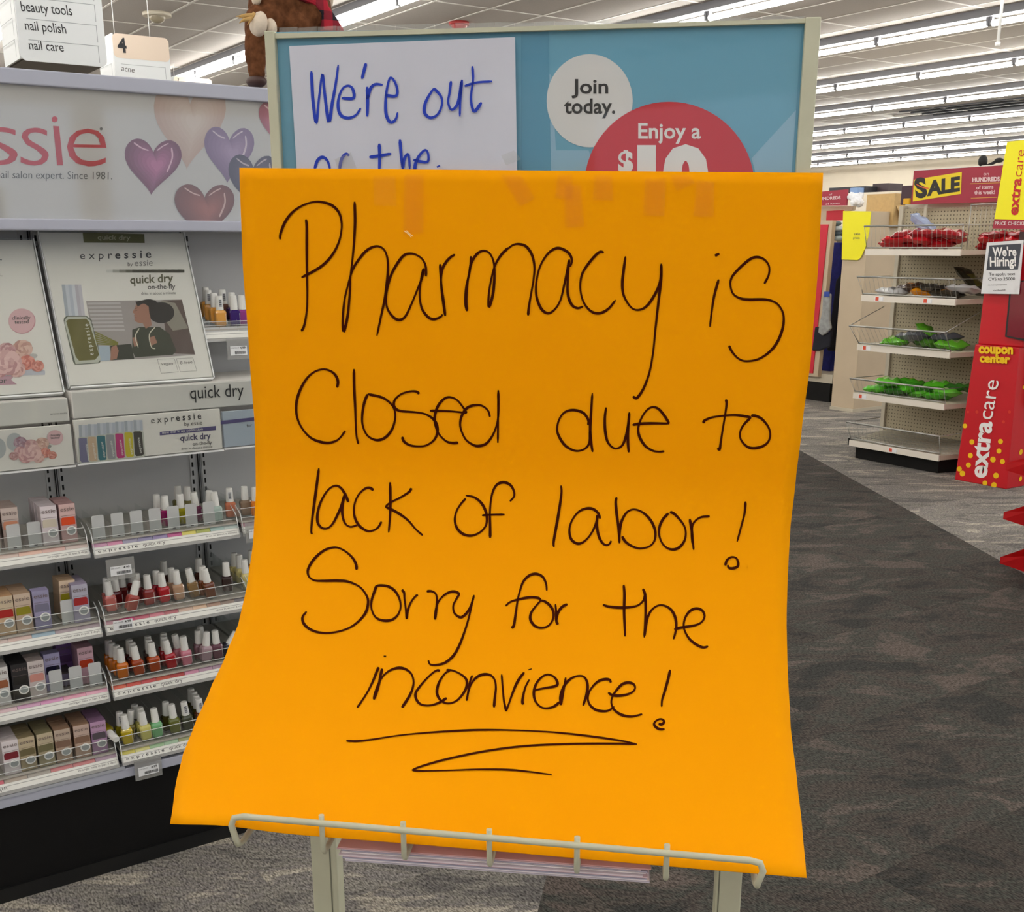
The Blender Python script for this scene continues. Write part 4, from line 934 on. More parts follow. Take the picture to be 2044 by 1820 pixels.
LC4 = [(206, 110, 122), (202, 104, 116), (168, 156, 144), (164, 158, 150), (196, 128, 130), (190, 124, 126), (168, 146, 162)]
ZB = {1: (.770, 2.585), 2: (.594, 2.548), 3: (.436, 2.542), 4: (.277, 2.522)}
nm4 = {1: 'top', 2: 'second', 3: 'third', 4: 'bottom'}
TR = {}
for r_, (zb, yf) in ZB.items():
    TR[r_] = zb + .030
    tray(SX[2], SX[3], zb, yf, '%s clear tray of quick dry polish bottles, right of the boxed polishes' % nm4[r_], 8, {1: CH1, 2: CH2, 3: CH3, 4: CH4}[r_], tabs=range(7) if r_ == 1 else (), txt=True)
    tray(SX[1], SX[2], zb + (.004 if r_ == 1 else 0), yf, '%s clear tray of boxed polishes at the left edge' % nm4[r_], 8, {1: LC, 2: LC2, 3: LC3, 4: LC4}[r_], tabs={1: (3, 4, 5), 2: (6,), 3: (5, 6, 7), 4: ()}[r_],
         txtr=[None, ('color strength', -.01, .06), ('color strength', .0, .084), ('color strength', .012, .084), ('color strength', .018, .084)][r_])
    tray(SX[3], SX[4], zb, yf, '%s clear polish tray partly hidden behind the orange board' % nm4[r_], 8, CH2 if r_ % 2 else CH4, tabs=(1, 2, 3) if r_ == 1 else ((0,) if r_ == 3 else ()), txt=True)
    tray(SX[0], SX[1], zb, yf, '%s clear polish tray left of the picture' % nm4[r_], 7, LC, txt=True)
pricetag(.650, .748, 2.580, 'price tag hanging under the top tray of quick dry polish')
pricetag(.652, .268, 2.516, 'price tag hanging under the bottom tray of quick dry polish')
pricetag(.634, .629, 2.5455, 'price tag stuck on the front strip of the second quick dry tray', .06, False)
pricetag(.985, .790, 2.576, 'price tag on the top tray strip next to the orange board')
def row(r_, L, sect='middle'):
    for q in L:
        kw = q[3] if len(q) > 3 else {}
        bottle(q[0], q[1], q[2], TR[r_], ZB[r_][1] + .036, sect, '%s quick dry tray' % nm4[r_], **kw)
row(1, [(311.4, 985.4, 'magenta'), (327.9, 990.3, 'magenta'), (354, 969, 'olive'), (358.6, 986.4, 'olive yellow'), (373, 972, 'olive'), (386.4, 983, 'plum', dict(tilt=-4)), (417, 977, 'mint', dict(tilt=4)), (427, 984, 'mint', dict(tilt=-3)), (457, 974, 'coral', dict(code=True)), (487, 970, 'taupe'), (508.6, 974, 'orange')])
row(2, [(213.5, 1158, 'salmon pink', dict(tilt=-4)), (211, 1152, 'salmon pink'), (228, 1149, 'dark red'), (241, 1141.5, 'dark red'), (261, 1133, 'dark red'), (271, 1139, 'dark red', dict(j=2)), (272.6, 1151, 'terracotta', dict(tilt=18, j=0)), (292.4, 1146, 'brick red'), (310.6, 1136, 'crimson'), (320.4, 1141.6, 'bright red', dict(tilt=-3)), (325, 1112.7, 'dark brown', dict(j=5)), (341, 1131.7, 'beige'), (350.4, 1136.7, 'beige', dict(tilt=-3)), (375.3, 1131.7, 'tan', dict(tilt=-10)), (396, 1117, 'dark brown'), (403, 1122.6, 'brown', dict(j=1)), (406.9, 1126.4, 'brown', dict(tilt=-9, j=0)), (450, 1119.6, 'near-black maroon'), (466.8, 1102, 'cream yellow'), (477, 1106.7, 'cream yellow'), (487, 1117, 'cream yellow', dict(tilt=-4)), (501, 1098, 'dark red')])
row(3, [(215, 1271, 'orange', dict(j=3)), (221.8, 1275.5, 'orange', dict(j=2)), (231, 1281.6, 'orange', dict(j=1)), (238.8, 1288.4, 'orange', dict(j=0)), (256.7, 1269.4, 'dark red', dict(j=2)), (262.5, 1274.7, 'dark red', dict(j=1)), (265.8, 1282.3, 'rust', dict(tilt=-6, j=0)), (293.9, 1262.6, 'dark brown', dict(j=2)), (295.4, 1268.7, 'dark brown', dict(j=1)), (300.4, 1275.5, 'rust orange', dict(j=0, tilt=-3)), (325.5, 1261.8, 'bright red', dict(j=2)), (326.5, 1268.7, 'bright red', dict(j=1)), (329.5, 1275.5, 'bright red', dict(tilt=-9, j=0)), (347.7, 1258, 'pink', dict(tilt=-9, j=1)), (364.4, 1262.6, 'pink', dict(tilt=-3, j=0)), (398.8, 1244.4, 'mauve', dict(j=2)), (394, 1249.7, 'mauve', dict(j=1)), (412.2, 1254.3, 'lilac', dict(tilt=7, j=0)), (428, 1249.7, 'dusky plum', dict(j=0, tilt=-3)), (468, 1236, 'navy', dict(tilt=34, j=0))])
row(4, [(236, 1405, 'mustard olive', dict(code=True, j=1)), (245.5, 1419, 'yellow', dict(tilt=-4, j=0)), (260, 1408, 'mustard olive', dict(tilt=10, j=1)), (267, 1395.6, 'dark olive', dict(j=2)), (278, 1401, 'pale yellow', dict(j=1)), (280.7, 1408.8, 'pale yellow', dict(j=0, tilt=-5)), (305.5, 1404.8, 'mint green', dict(j=0, tilt=-3)), (329, 1389.7, 'dark olive', dict(j=1)), (341, 1397, 'moss green', dict(j=0, tilt=-4)), (365.5, 1391, 'dark green', dict(code=True, j=0, tilt=-5)), (380, 1366, 'dark olive', dict(j=3)), (386, 1370.5, 'dark olive', dict(j=2)), (390, 1376, 'dark olive', dict(j=1)), (395, 1385, 'brown', dict(code=True, tilt=-4, j=0)), (422.8, 1378.5, 'brown', dict(j=0))])
# the fallen bottle lying cap-first towards the aisle
lb = bottle(232, 1470, 'mustard olive', TR[4], ZB[4][1] + .036, 'middle', 'bottom quick dry tray', j=0)
pz = onY(228, 1478, ZB[4][1] + .012); lb.location = (pz.x - .014, ZB[4][1] + .078, TR[4] + .046); lb.rotation_euler = (math.radians(102), 0, math.radians(14)); bottles[-1]['tilt'] = 99; lb.location.z = pz.z + .020
# upper tray at the right of the boards
UZ, UY = 1.232, 2.700
tray(.925, 1.30, UZ, UY, 'upper clear tray with golden, purple and pink polishes beside the display board', 8, [(176, 178, 178)] * 8, zf=UZ + .024, lip=.016, depth=.150)
pricetag(1.010, 1.222, 2.694, 'price tag under the upper tray beside the woman display board', .058)
for q in [(410, 579.6, 'golden orange', 3), (415.5, 585, 'golden orange', 2), (426.5, 589, 'golden orange', 1), (437, 596, 'golden orange', 0), (443.5, 582.4, 'brown taupe', 2), (461.5, 577, 'deep purple', 1), (465.5, 594.6, 'deep purple', 0), (481, 588, 'purple pink', 0)]:
    j = q[3]; bottle(q[0], q[1], q[2], UZ + .024, UY + .034, 'upper', 'upper right tray', j=j, code=(j in (2, 3) or q[2] == 'golden orange' and j == 0))
# unique labels: colour, row, order
jn = {0: 'front row', 1: 'second row', 2: 'third row', 3: 'fourth row', 4: 'fifth row', 5: 'back row', 6: 'back row'}
cnt = {}
for b in bottles: cnt.setdefault((b['shelf'], b['j']), []).append(b)
for (sh, j), L in cnt.items():
    L.sort(key=lambda b: b['x'])
    for i, b in enumerate(L):
        st_ = 'lying ' if b['tilt'] == 99 else ('leaning ' if abs(b['tilt']) > 8 else ('')); 
        b['o']['label'] = '%s%s nail polish, %s from left, %s, %s' % (st_, b['c'], ORD[i + 1], jn[j], sh)
# ---- cartons of boxed polish
cart_body = loft(MB(), [[(-.0175, -.0140, 0), (.0175, -.0140, 0), (.0175, .0140, 0), (-.0175, .0140, 0)], [(-.0175, -.0140, .094), (.0175, -.0140, .094), (.0175, .0140, .094), (-.0175, .0140, .094)]]).mesh('carton', None)
def scallop():
    m = MB(); y = -.0146; P = [(-.0172, .0935), (-.0172, .063)]
    for k in range(9): t = k / 8; P.append((-.0172 + .0344 * t, .063 - .0065 * math.sin(math.pi * t)))
    P += [(.0172, .0935)]
    return m.slab([(a, y, b) for a, b in P], (0, -1, 0), .0008)
flap_me = scallop().mesh('front_flap', None)
win_me = loft(MB(), [rring(.0145, .0004, .040, .0002), rring(.015, .0004, .044, .0002), rring(.015, .0004, .056, .0002), rring(.013, .0004, .062, .0002)]).mesh('polish_window', None)
for v in win_me.vertices: v.co.y -= .0143
m = MB(); N_b = 20
m.add([(.0045 + .0112 * math.cos(6.2832 * k / N_b), -.0162, .029 + .0112 * math.sin(6.2832 * k / N_b)) for k in range(N_b)], [tuple(range(N_b))], M('badge_ring', (236, 236, 232), .5))
m.add([(.0045 + .0084 * math.cos(6.2832 * k / N_b), -.0164, .029 + .0084 * math.sin(6.2832 * k / N_b)) for k in range(N_b)], [tuple(range(N_b))], M('badge_grey', (156, 162, 162), .5))
badge_me = m.mesh('badge')
low_me = MB().slab([(-.0166, -.0148, .002), (.0166, -.0148, .002), (.0166, -.0148, .043), (-.0166, -.0148, .043)], (0, -1, 0), .0006).mesh('lower_panel', None)
m = MB(); text_w(m, 'essie', (-.0145, -.0155, .077), (1, 0, 0), (0, 0, 1), .029, .0098, M('carton_ink', (112, 96, 92), .6), 0); m.box(-.0155, .0155, -.0156, -.0155, .0655, .0662, M('carton_ink')); clet_me = m.mesh('lettering')
cartons = []
def carton(px, py, n, bc, fc, wc, cname, r_, j=0, tilt=0, dz=0, flap=True, badge=True):
    zb, yf = ZB[r_]; zf = TR[r_] + (.004 if r_ == 1 else 0)
    for k in range(n):
        Y = yf + .036 + (j + k) * .0295
        if Y > BY - .02: break
        p = onY(px, py, yf + .036 + j * .0295 - .014)
        t = thing('polish_carton', (p.x, Y, zf + dz), '', 'boxed nail polish', 'boxed nail polishes on the %s left tray' % nm4[r_])
        t.rotation_euler = (0, math.radians(tilt), math.radians(random.uniform(-3, 3)))
        t.scale = (1, 1, .86 if r_ == 4 else .95)
        cartons.append(dict(o=t, x=p.x, j=j + k, c=cname, r=r_))
        parts = [('carton', cart_body, M('carton_%d_%d_%d' % bc, bc, .5)), ('front_flap', flap_me, M('carton_%d_%d_%d' % fc, fc, .5))]
        if k == 0: parts += [('lower_panel', low_me, M('cartonl_%d_%d_%d' % fc, mixc(fc, bc, .5), .4)), ('polish_window', win_me, M('cwin_%d_%d_%d' % wc, wc, .15, coat=.5)), ('lettering', clet_me, None)] + ([('badge', badge_me, None)] if badge else [])
        for nm, me, mt in parts:
            o = bpy.data.objects.new(nm, me); C.objects.link(o); o.parent = t
            if mt:
                if not me.materials: me.materials.append(mt)
                o.material_slots[0].link = 'OBJECT'; o.material_slots[0].material = mt
carton(-22, 1028, 3, (170, 150, 144), (200, 184, 178), (190, 70, 60), 'rose', 1, j=1)
carton(18.5, 1021, 3, (176, 158, 150), (206, 190, 182), (214, 150, 120), 'beige', 1, j=1)
carton(96.2, 1022, 4, (190, 180, 184), (222, 212, 216), (206, 196, 178), 'pale pink', 1)
carton(133, 1016.7, 3, (168, 134, 134), (210, 178, 174), (216, 76, 34), 'dusty rose', 1)
carton(6, 1183, 3, (176, 140, 104), (206, 188, 160), (168, 34, 30), 'gold beige', 2)
carton(41, 1176.7, 3, (168, 142, 118), (198, 178, 158), (140, 132, 24), 'tan', 2)
carton(79, 1172.7, 1, (146, 140, 172), (150, 146, 176), (120, 118, 140), 'clear-fronted lavender', 2)
carton(127, 1148, 2, (188, 160, 130), (214, 192, 166), (150, 140, 24), 'leaning peach', 2, j=1, tilt=3, dz=.006)
carton(157.5, 1162, 3, (150, 142, 164), (178, 176, 192), (160, 34, 40), 'lavender', 2)
carton(-4, 1320, 2, (196, 192, 190), (214, 212, 210), (150, 90, 60), 'white and brown', 3)
carton(37, 1325.7, 3, (30, 28, 30), (36, 34, 36), (24, 22, 24), 'black', 3)
carton(70, 1320, 2, (182, 170, 168), (204, 194, 192), (200, 140, 130), 'pinkish white', 3)
carton(101, 1297, 1, (160, 156, 196), (168, 164, 200), (20, 18, 44), 'blue lavender', 3, j=1, badge=False)
carton(126, 1290, 1, (112, 80, 140), (120, 86, 148), (90, 60, 110), 'purple', 3, j=3, badge=False)
carton(169, 1297, 2, (188, 150, 164), (206, 168, 180), (180, 62, 34), 'pink', 3, j=1, badge=False)
carton(16, 1461, 3, (206, 196, 198), (222, 214, 216), (122, 34, 46), 'white and maroon', 4)
carton(51, 1473, 3, (132, 118, 88), (192, 176, 146), (110, 100, 70), 'olive gold', 4)
carton(88, 1466, 3, (128, 120, 90), (190, 176, 148), (112, 106, 76), 'moss beige', 4)
carton(124, 1459, 3, (146, 116, 94), (188, 170, 152), (128, 100, 84), 'cocoa', 4)
carton(162, 1450.5, 3, (150, 120, 98), (196, 172, 158), (134, 104, 86), 'light brown', 4)
carton(195, 1442, 3, (136, 104, 136), (184, 148, 180), (88, 80, 88), 'mauve', 4)
for c in cartons:
    front = not any(d['r'] == c['r'] and d['c'] == c['c'] and d['j'] < c['j'] for d in cartons)
    c['o']['label'] = ('%s boxed polish at the front of its file in the %s left tray' % (c['c'], nm4[c['r']])) if front else ('%s boxed polish, %s back in its file in the %s left tray' % (c['c'], ORD[c['j'] + 1], nm4[c['r']]))
# the low dark carton lying flat in the third tray
t = thing('polish_carton', (.505, 2.63, TR[3]), 'dark brown box lying flat behind the pushers of the third left tray', 'boxed nail polish')
MB().box(.488, .522, 2.60, 2.69, TR[3], TR[3] + .036).build('carton', M('carton_dark', (58, 50, 50), .5), t); MB().box(.489, .521, 2.599, 2.5995, TR[3] + .004, TR[3] + .032).build('front_flap', M('carton_dark2', (110, 104, 128), .5), t)

# ================================================================ AISLE SIGNS
sgn = M('sign_white', (224, 228, 230), .45); sgnb = M('sign_beige', (226, 208, 190), .5); under = M('sign_under', (110, 104, 98), .7)
def rrect(x0, x1, z0, z1, r, y, only_bottom=False):
    P = []
    for cx, cz, a in ((x1 - r, z1 - r, 0), (x0 + r, z1 - r, 90), (x0 + r, z0 + r, 180), (x1 - r, z0 + r, 270)):
        for k in range(5): t = math.radians(a + k * 22.5); P.append((cx + r * math.cos(t), y, cz + r * math.sin(t)))
    return P
def aisle(x0, x1, z0, z1, y, dep, label, lines, number=None, zsplit=None, px=None):
    t = thing('aisle_sign', ((x0 + x1) / 2, y + dep / 2, z0), label, 'aisle sign')
    MB().box(x0 + .02, x1 - .02, y + .012, y + dep - .012, z0 + .004, z1).build('core', under, t)
    for yy in (y, y + dep - .012): MB().slab(rrect(x0, x1, z0, z1, .035, yy), (0, -1, 0), .012).build('face_panel', sgn, t)
    MB().slab([(x0 - .002, y + .014, z0 + .01), (x0 - .002, y + dep - .014, z0 + .01), (x0 - .002, y + dep - .014, z1), (x0 - .002, y + .014, z1)], (-1, 0, 0), .012).build('side_panel', sgn, t)
    if number: MB().slab([(p[0], y - .001, p[2]) for p in rrect(x0, x1, zsplit, z1, .035, y)], (0, -1, 0), .0012).build('number_panel', sgnb, t)
    P_ = Plane((0, y, z0), (0, -1, 0)); m = MB(); lines(m, P_); m.build('lettering', None, t)
    fm = MB(); n = max(2, round((((zsplit or z1) - z0)) / .085))
    for k in range(1, 8):
        z = z0 + k * .105
        if z > (zsplit or z1) - .03: break
        fm.box(x0 + .05, x1 - .04, y - .0006, y - .0001, z, z + .003); fm.box(x1 - .043, x1 - .04, y - .0006, y - .0001, z - .085, z)
        fm.box(x0 - .0150, x0 - .0144, y + .03, y + dep - .04, z, z + .003); fm.box(x0 - .0150, x0 - .0144, y + .03, y + .033, z - .085, z)
    fm.build('card_frame', M('frame_line', (150, 156, 160), .5), t)
    for xx in (x0 + .08, x1 - .08): MB().tube([(xx, y + dep / 2, z1), (xx, y + dep / 2, CZ)], .003, n=6).build('cable', M('white_metal'), t)
def L1(m, P_):
    text_px(m, P_, 'beauty tools', 43, 22, 145, 31, 20, ink, .005, lift=.001, up=(-.17, -1)); text_px(m, P_, 'nail polish', 51, 59, 133, 67, 19, ink, .005, lift=.001, up=(-.17, -1)); text_px(m, P_, 'nail care', 59, 98, 128, 103, 18, ink, .005, lift=.001, up=(-.17, -1))
aisle(1.505, 1.965, 2.418, 3.02, 7.0, .42, 'hanging white sign reading beauty tools, nail polish, nail care', L1)
q = [onY(*p, 9.7) for p in [(228, 120), (342, 160), (230, 66), (342, 92)]]
def L2(m, P_):
    text_px(m, P_, '4', 236, 103, 254, 105, 28, ink, .03, lift=.004, up=(-.12, -1)); text_px(m, P_, 'acne', 242, 141, 268, 145, 11, gtx, .0, lift=.001)
aisle(q[0].x, q[1].x, q[0].z - .55, q[2].z, 9.7, .42, 'hanging aisle sign with a beige number 4 panel above the word acne', L2, True, q[0].z + .02)
q = [onY(*p, 14.0) for p in [(346, 152), (392, 165)]]
def L3(m, P_): text_px(m, P_, '3', 352, 163, 356, 164, 8, gtx, 0, lift=.004)
aisle(q[0].x, q[0].x + .46, q[0].z - .7, q[0].z, 14.0, .42, 'farthest hanging aisle sign, its beige top just above the header rail', L3, True, q[0].z - .2)

# ================================================================ PLUSH TOY on the header
fur = M('brown_fur', (100, 63, 40), .95, spec=.1, noise=.35, nscale=70, bump=.6); furc = M('cream_fur', (214, 200, 182), .95, spec=.1, noise=.08, nscale=70, bump=.6); hoof = M('dark_hoof', (60, 34, 28), .6)
PY = 2.745
def pe(px, py, rx, ry, dep=.05, dy=0.0):
    c = onY(px, py, PY + dy); s = proj(c)[2] / FPX
    return c, (rx * s, dep, ry * s)
base = onY(512, 172, PY); base.z = 1.806
pl = thing('plush_toy', base, 'brown plush animal with cream patches and red plaid scarf sitting on the header', 'stuffed toy')
m = MB()
for a in ((560, 5, 66, 62, .075, .03), (618, 22, 44, 46, .06, .01), (515, 60, 26, 50, .04, 0), (508, 100, 20, 46, .032, -.005), (512, 140, 17, 26, .028, -.008), (512, 118, 18, 30, .03, -.006), (540, 40, 40, 40, .05, .01), (585, 52, 40, 34, .05, 0), (575, -70, 60, 60, .07, .04), (600, 90, 56, 60, .06, .04), (600, 130, 50, 50, .06, .05)):
    c, r_ = pe(*a); m.ell(c, r_)
ob_ = m.build('body', fur, pl)
rm = ob_.modifiers.new('merge', 'REMESH'); rm.mode = 'VOXEL'; rm.voxel_size = .006; rm.use_smooth_shade = True
sm_ = ob_.modifiers.new('soft', 'SMOOTH'); sm_.iterations = 6; sm_.factor = .5
tx_ = bpy.data.textures.new('fur_lumps', 'CLOUDS'); tx_.noise_scale = .02
dm_ = ob_.modifiers.new('fur', 'DISPLACE'); dm_.texture = tx_; dm_.strength = .006
c, r_ = pe(512, 163, 19, 12, .034, -.008); MB().ell(c, r_).build('hoof', hoof, pl)
c, r_ = pe(516, 50, 17, 26, .03, -.022); MB().ell(c, r_, rot=Matrix.Rotation(.25, 3, 'Y')).build('ear', furc, pl)
c, r_ = pe(540, 56, 12, 18, .02, -.03); MB().ell(c, r_).build('ear', furc, pl)
c, r_ = pe(512, -2, 8, 12, .02, -.01); MB().ell(c, r_).build('ear', furc, pl)
c, r_ = pe(655, -2, 9, 20, .02, .0); MB().ell(c, r_).build('muzzle', furc, pl)
c, r_ = pe(570, -130, 44, 44, .05, .03); MB().ell(c, r_).build('head', fur, pl)
YP = Plane((0, PY - .03, 1.9), (0, -1, 0)); m = MB()
for q in ([(505, 30), (488, 32), (476, 36)], [(502, 36), (486, 39), (478, 46)], [(503, 30), (490, 30), (472, 33)], [(508, 26), (500, 40), (494, 50)], [(500, 38), (488, 40), (484, 44)]):
    m.tube([YP.at(*p) for p in q], [.0045, .0035, .001], n=6)
m.build('mane_tuft', M('straw_tuft', (196, 158, 96), .8), pl)
pm = bpy.data.materials.new('red_plaid'); pm.use_nodes = True; nt = pm.node_tree; b_ = nt.nodes['Principled BSDF']; b_.inputs['Roughness'].default_value = .9
g_ = nt.nodes.new('ShaderNodeNewGeometry'); sp = nt.nodes.new('ShaderNodeSeparateXYZ'); nt.links.new(g_.outputs['Position'], sp.inputs[0]); mk = []
for ax in ('X', 'Z'):
    a_ = nt.nodes.new('ShaderNodeMath'); a_.operation = 'MULTIPLY'; a_.inputs[1].default_value = 150; s1 = nt.nodes.new('ShaderNodeMath'); s1.operation = 'SINE'; g1 = nt.nodes.new('ShaderNodeMath'); g1.operation = 'GREATER_THAN'; g1.inputs[1].default_value = .1
    nt.links.new(sp.outputs[ax], a_.inputs[0]); nt.links.new(a_.outputs[0], s1.inputs[0]); nt.links.new(s1.outputs[0], g1.inputs[0]); mk.append(g1)
ad = nt.nodes.new('ShaderNodeMath'); ad.operation = 'ADD'; nt.links.new(mk[0].outputs[0], ad.inputs[0]); nt.links.new(mk[1].outputs[0], ad.inputs[1]); dv = nt.nodes.new('ShaderNodeMath'); dv.operation = 'MULTIPLY'; dv.inputs[1].default_value = .5; nt.links.new(ad.outputs[0], dv.inputs[0])
cr = nt.nodes.new('ShaderNodeValToRGB'); cr.color_ramp.elements[0].color = rgb(176, 26, 48); cr.color_ramp.elements[1].color = rgb(26, 18, 30); nt.links.new(dv.outputs[0], cr.inputs[0]); nt.links.new(cr.outputs[0], b_.inputs['Base Color'])
SP = Plane((0, PY - .05, 1.9), (0, -1, 0)); m = MB()
m.slab([SP.at(*p) for p in [(575, -20), (650, -20), (658, 12), (682, 48), (690, 62), (648, 62), (644, 30), (628, 8), (590, -4)]], (0, -1, 0), .03); m.build('plaid_scarf', pm, pl, bevel=.006)
# ================================================================ RIGHT: SNACK END UNIT (faces -X)
beige = M('gondola_beige', (196, 178, 152), .6, noise=.03, nscale=6); almond = M('shelf_almond', (192, 184, 166), .5); chrome = M('chrome_wire', (176, 176, 172), .28, metal=.7)
def pegmat():
    m = bpy.data.materials.new('pegboard'); m.use_nodes = True; nt = m.node_tree; b = nt.nodes['Principled BSDF']; b.inputs['Roughness'].default_value = .7
    g = nt.nodes.new('ShaderNodeNewGeometry'); s = nt.nodes.new('ShaderNodeSeparateXYZ'); nt.links.new(g.outputs['Position'], s.inputs[0]); o = []
    for ax in ('Y', 'Z'):
        a = nt.nodes.new('ShaderNodeMath'); a.operation = 'MULTIPLY'; a.inputs[1].default_value = 2 * math.pi / .0254; c = nt.nodes.new('ShaderNodeMath'); c.operation = 'COSINE'
        nt.links.new(s.outputs[ax], a.inputs[0]); nt.links.new(a.outputs[0], c.inputs[0]); o.append(c)
    ad = nt.nodes.new('ShaderNodeMath'); ad.operation = 'ADD'; nt.links.new(o[0].outputs[0], ad.inputs[0]); nt.links.new(o[1].outputs[0], ad.inputs[1])
    gt = nt.nodes.new('ShaderNodeMath'); gt.operation = 'GREATER_THAN'; gt.inputs[1].default_value = 1.45; nt.links.new(ad.outputs[0], gt.inputs[0])
    mx = nt.nodes.new('ShaderNodeMix'); mx.data_type = 'RGBA'; mx.inputs[6].default_value = rgb(168, 158, 134); mx.inputs[7].default_value = rgb(84, 76, 62); nt.links.new(gt.outputs[0], mx.inputs[0]); nt.links.new(mx.outputs[2], b.inputs['Base Color'])
    return m
peg = pegmat()
FX, BX = 6.40, 7.02
eu = thing('snack_gondola', (6.7, 4.85, 0), 'beige end-of-aisle shelf unit with a pegboard back and wire baskets', 'shelving')
MB().box(BX, BX + .02, 4.28, 5.44, .10, 1.70).build('pegboard', peg, eu)
for y in (4.28, 5.43): MB().box(BX - .02, BX + .03, y - .02, y + .012, 0, 1.72).build('upright', almond, eu)
MB().hexa([(FX + .05, 4.52, .0), (BX, 4.36, .0), (BX, 5.40, .0), (FX + .05, 5.20, .0)], [(FX + .05, 4.52, .118), (BX, 4.36, .118), (BX, 5.40, .118), (FX + .05, 5.20, .118)]).build('base_panel', black_m, eu)
MB().box(FX + .03, FX + .10, 5.20, 5.26, .085, .135).build('base_corner', black_m, eu)
def shelf(z, yl_=4.48, yh=5.215, tags=()):
    o = MB().hexa([(FX, yl_, z - .032), (BX, 4.33, z - .02), (BX, 5.40, z - .02), (FX, yh, z - .032)], [(FX, yl_, z), (BX, 4.33, z), (BX, 5.40, z), (FX, yh, z)]).build('shelf', almond, eu)
    MB().box(FX - .012, FX + .001, yl_, yh, z - .036, z + .004).build('price_rail', M('rail_cream', (226, 218, 206), .4), o)
    for y in tags:
        MB().box(FX - .015, FX - .0122, y - .05, y + .018, z - .030, z - .002).build('shelf_tag', M('shelf_tag', (236, 236, 238), .5), o)
        MB().box(FX - .0156, FX - .0152, y - .014, y + .012, z - .028, z - .004).build('tag_mark', M('tag_red', (220, 80, 50), .5), o)
    return o
zs = [(.128, (4.86,)), (.462, (5.15,)), (.792, (5.15,)), (1.122, (5.08, 4.70)), (1.424, ())]
for z, tg in zs: shelf(z, tags=tg)
def basket(z, hf, lean=.05, y0=4.49, y1=5.22, fold=False):
    """front wire guard: two horizontal rods, end wires, and fine uprights"""
    Xa, Xb = FX + .012, FX + .012 - lean
    MB().tube([(Xb, y0 - .01, z + hf), (Xb, y1 + .02, z + hf)], .0065, n=6).build('wire_rail', chrome, eu)
    MB().tube([(Xa, y0, z + .012), (Xa, y1, z + .012)], .0055, n=6).build('wire_rail', chrome, eu)
    m = MB(); k = 0; y = y0
    while y <= y1 + .001: m.tube([(Xa, y, z + .012), (Xb, y, z + hf)], .0010, n=4); y += .0365
    tag(m.build('basket_wires', chrome, eu), kind='stuff')
    for y, yy in ((y0, y0 - .01), (y1, y1 + .02)):
        MB().tube([(Xa, y, z + .006), (Xb, yy, z + hf), (Xb + .35, yy, z + hf + (.0 if not fold else .12))], .003, n=5).build('wire_rail', chrome, eu)
basket(1.424, .15, .02); basket(1.122, .125, .05); basket(.792, .13, .09, fold=True); basket(.462, .10, .04); basket(.128, .13, .04)
m = MB(); y = 4.40
while y < 5.36: m.tube([(FX + .03, y * .93 + .34, .137), (BX - .02, y, .137)], .0016, n=4); y += .03
for k in range(5): m.tube([(FX + .03 + k * .13, 4.5, .135), (FX + .03 + k * .13, 5.22, .135)], .0018, n=4)
tag(m.build('floor_grid', chrome, eu), kind='stuff')
# divider basket at the top right holding a second heap
m = MB()
for y in (4.36, 4.62): m.tube([(FX + .25, y, 1.43), (FX + .25, y, 1.70), (BX - .02, y, 1.72)], .0035, n=5)
m.tube([(FX + .25, 4.36, 1.70), (FX + .25, 4.62, 1.70)], .0035, n=5)
for k in range(8): m.tube([(FX + .25, 4.36 + k * .037, 1.43), (FX + .25, 4.36 + k * .037, 1.70)], .0012, n=4)
tag(m.build('basket_wires', chrome, eu), kind='stuff')
# snack bags: pillow packets with crimped ends
def bag(loc, size, rot, col, lab, cat='snack bag', name='snack_bag', band=None, group=None, clearm=False):
    t = thing(name, loc, lab, cat, group); L_, W_, T_ = size; n1, n2 = 12, 8; vs = []
    rr_ = random.Random(int(loc[0] * 971 + loc[1] * 7919 + loc[2] * 613))
    R_ = Matrix.Rotation(rot[2], 3, 'Z') @ Matrix.Rotation(rot[1], 3, 'Y') @ Matrix.Rotation(rot[0], 3, 'X')
    for s_ in (1, -1):
        for j in range(n2 + 1):
            for i in range(n1 + 1):
                u, v = i / n1 * 2 - 1, j / n2 * 2 - 1
                prof = max(0, 1 - abs(u) ** 5) * max(0, 1 - abs(v) ** 3)
                zz = s_ * (T_ / 2 * prof ** .6 * (1 + .22 * math.sin(u * 7 + v * 4 + rr_.random() * .8)) + .0006)
                vs.append(Vector(loc) + R_ @ Vector((u * L_ / 2, v * W_ / 2 * (1 - .06 * (1 - abs(u))), zz)) + Vector((0, 0, 0)))
    m = MB(); N1 = (n1 + 1) * (n2 + 1); fs = []; mi = []
    base_m = M('bag_%d_%d_%d' % col, col, .22, spec=.6) if not clearm else clear('bag_clear', (235, 240, 248), .5, .12, .45, (176, 196, 236)); bm2 = M('bagband_%d_%d_%d' % (band or col), band or col, .3)
    for k in (0, 1):
        for j in range(n2):
            for i in range(n1):
                q = (k * N1 + j * (n1 + 1) + i, k * N1 + j * (n1 + 1) + i + 1, k * N1 + (j + 1) * (n1 + 1) + i + 1, k * N1 + (j + 1) * (n1 + 1) + i)
                (fs if not (band and 3 <= i <= 7 and 2 <= j <= 5) else mi).append(q)
    m.add(vs, fs, base_m, True); k0 = len(m.v) - len(vs); i2 = m.mi(bm2)
    for q in mi: m.f.append(list(q)); m.m.append(i2); m.sm.append(True)
    m.build('packet', None, t)
    return t
rr = random.Random(11)
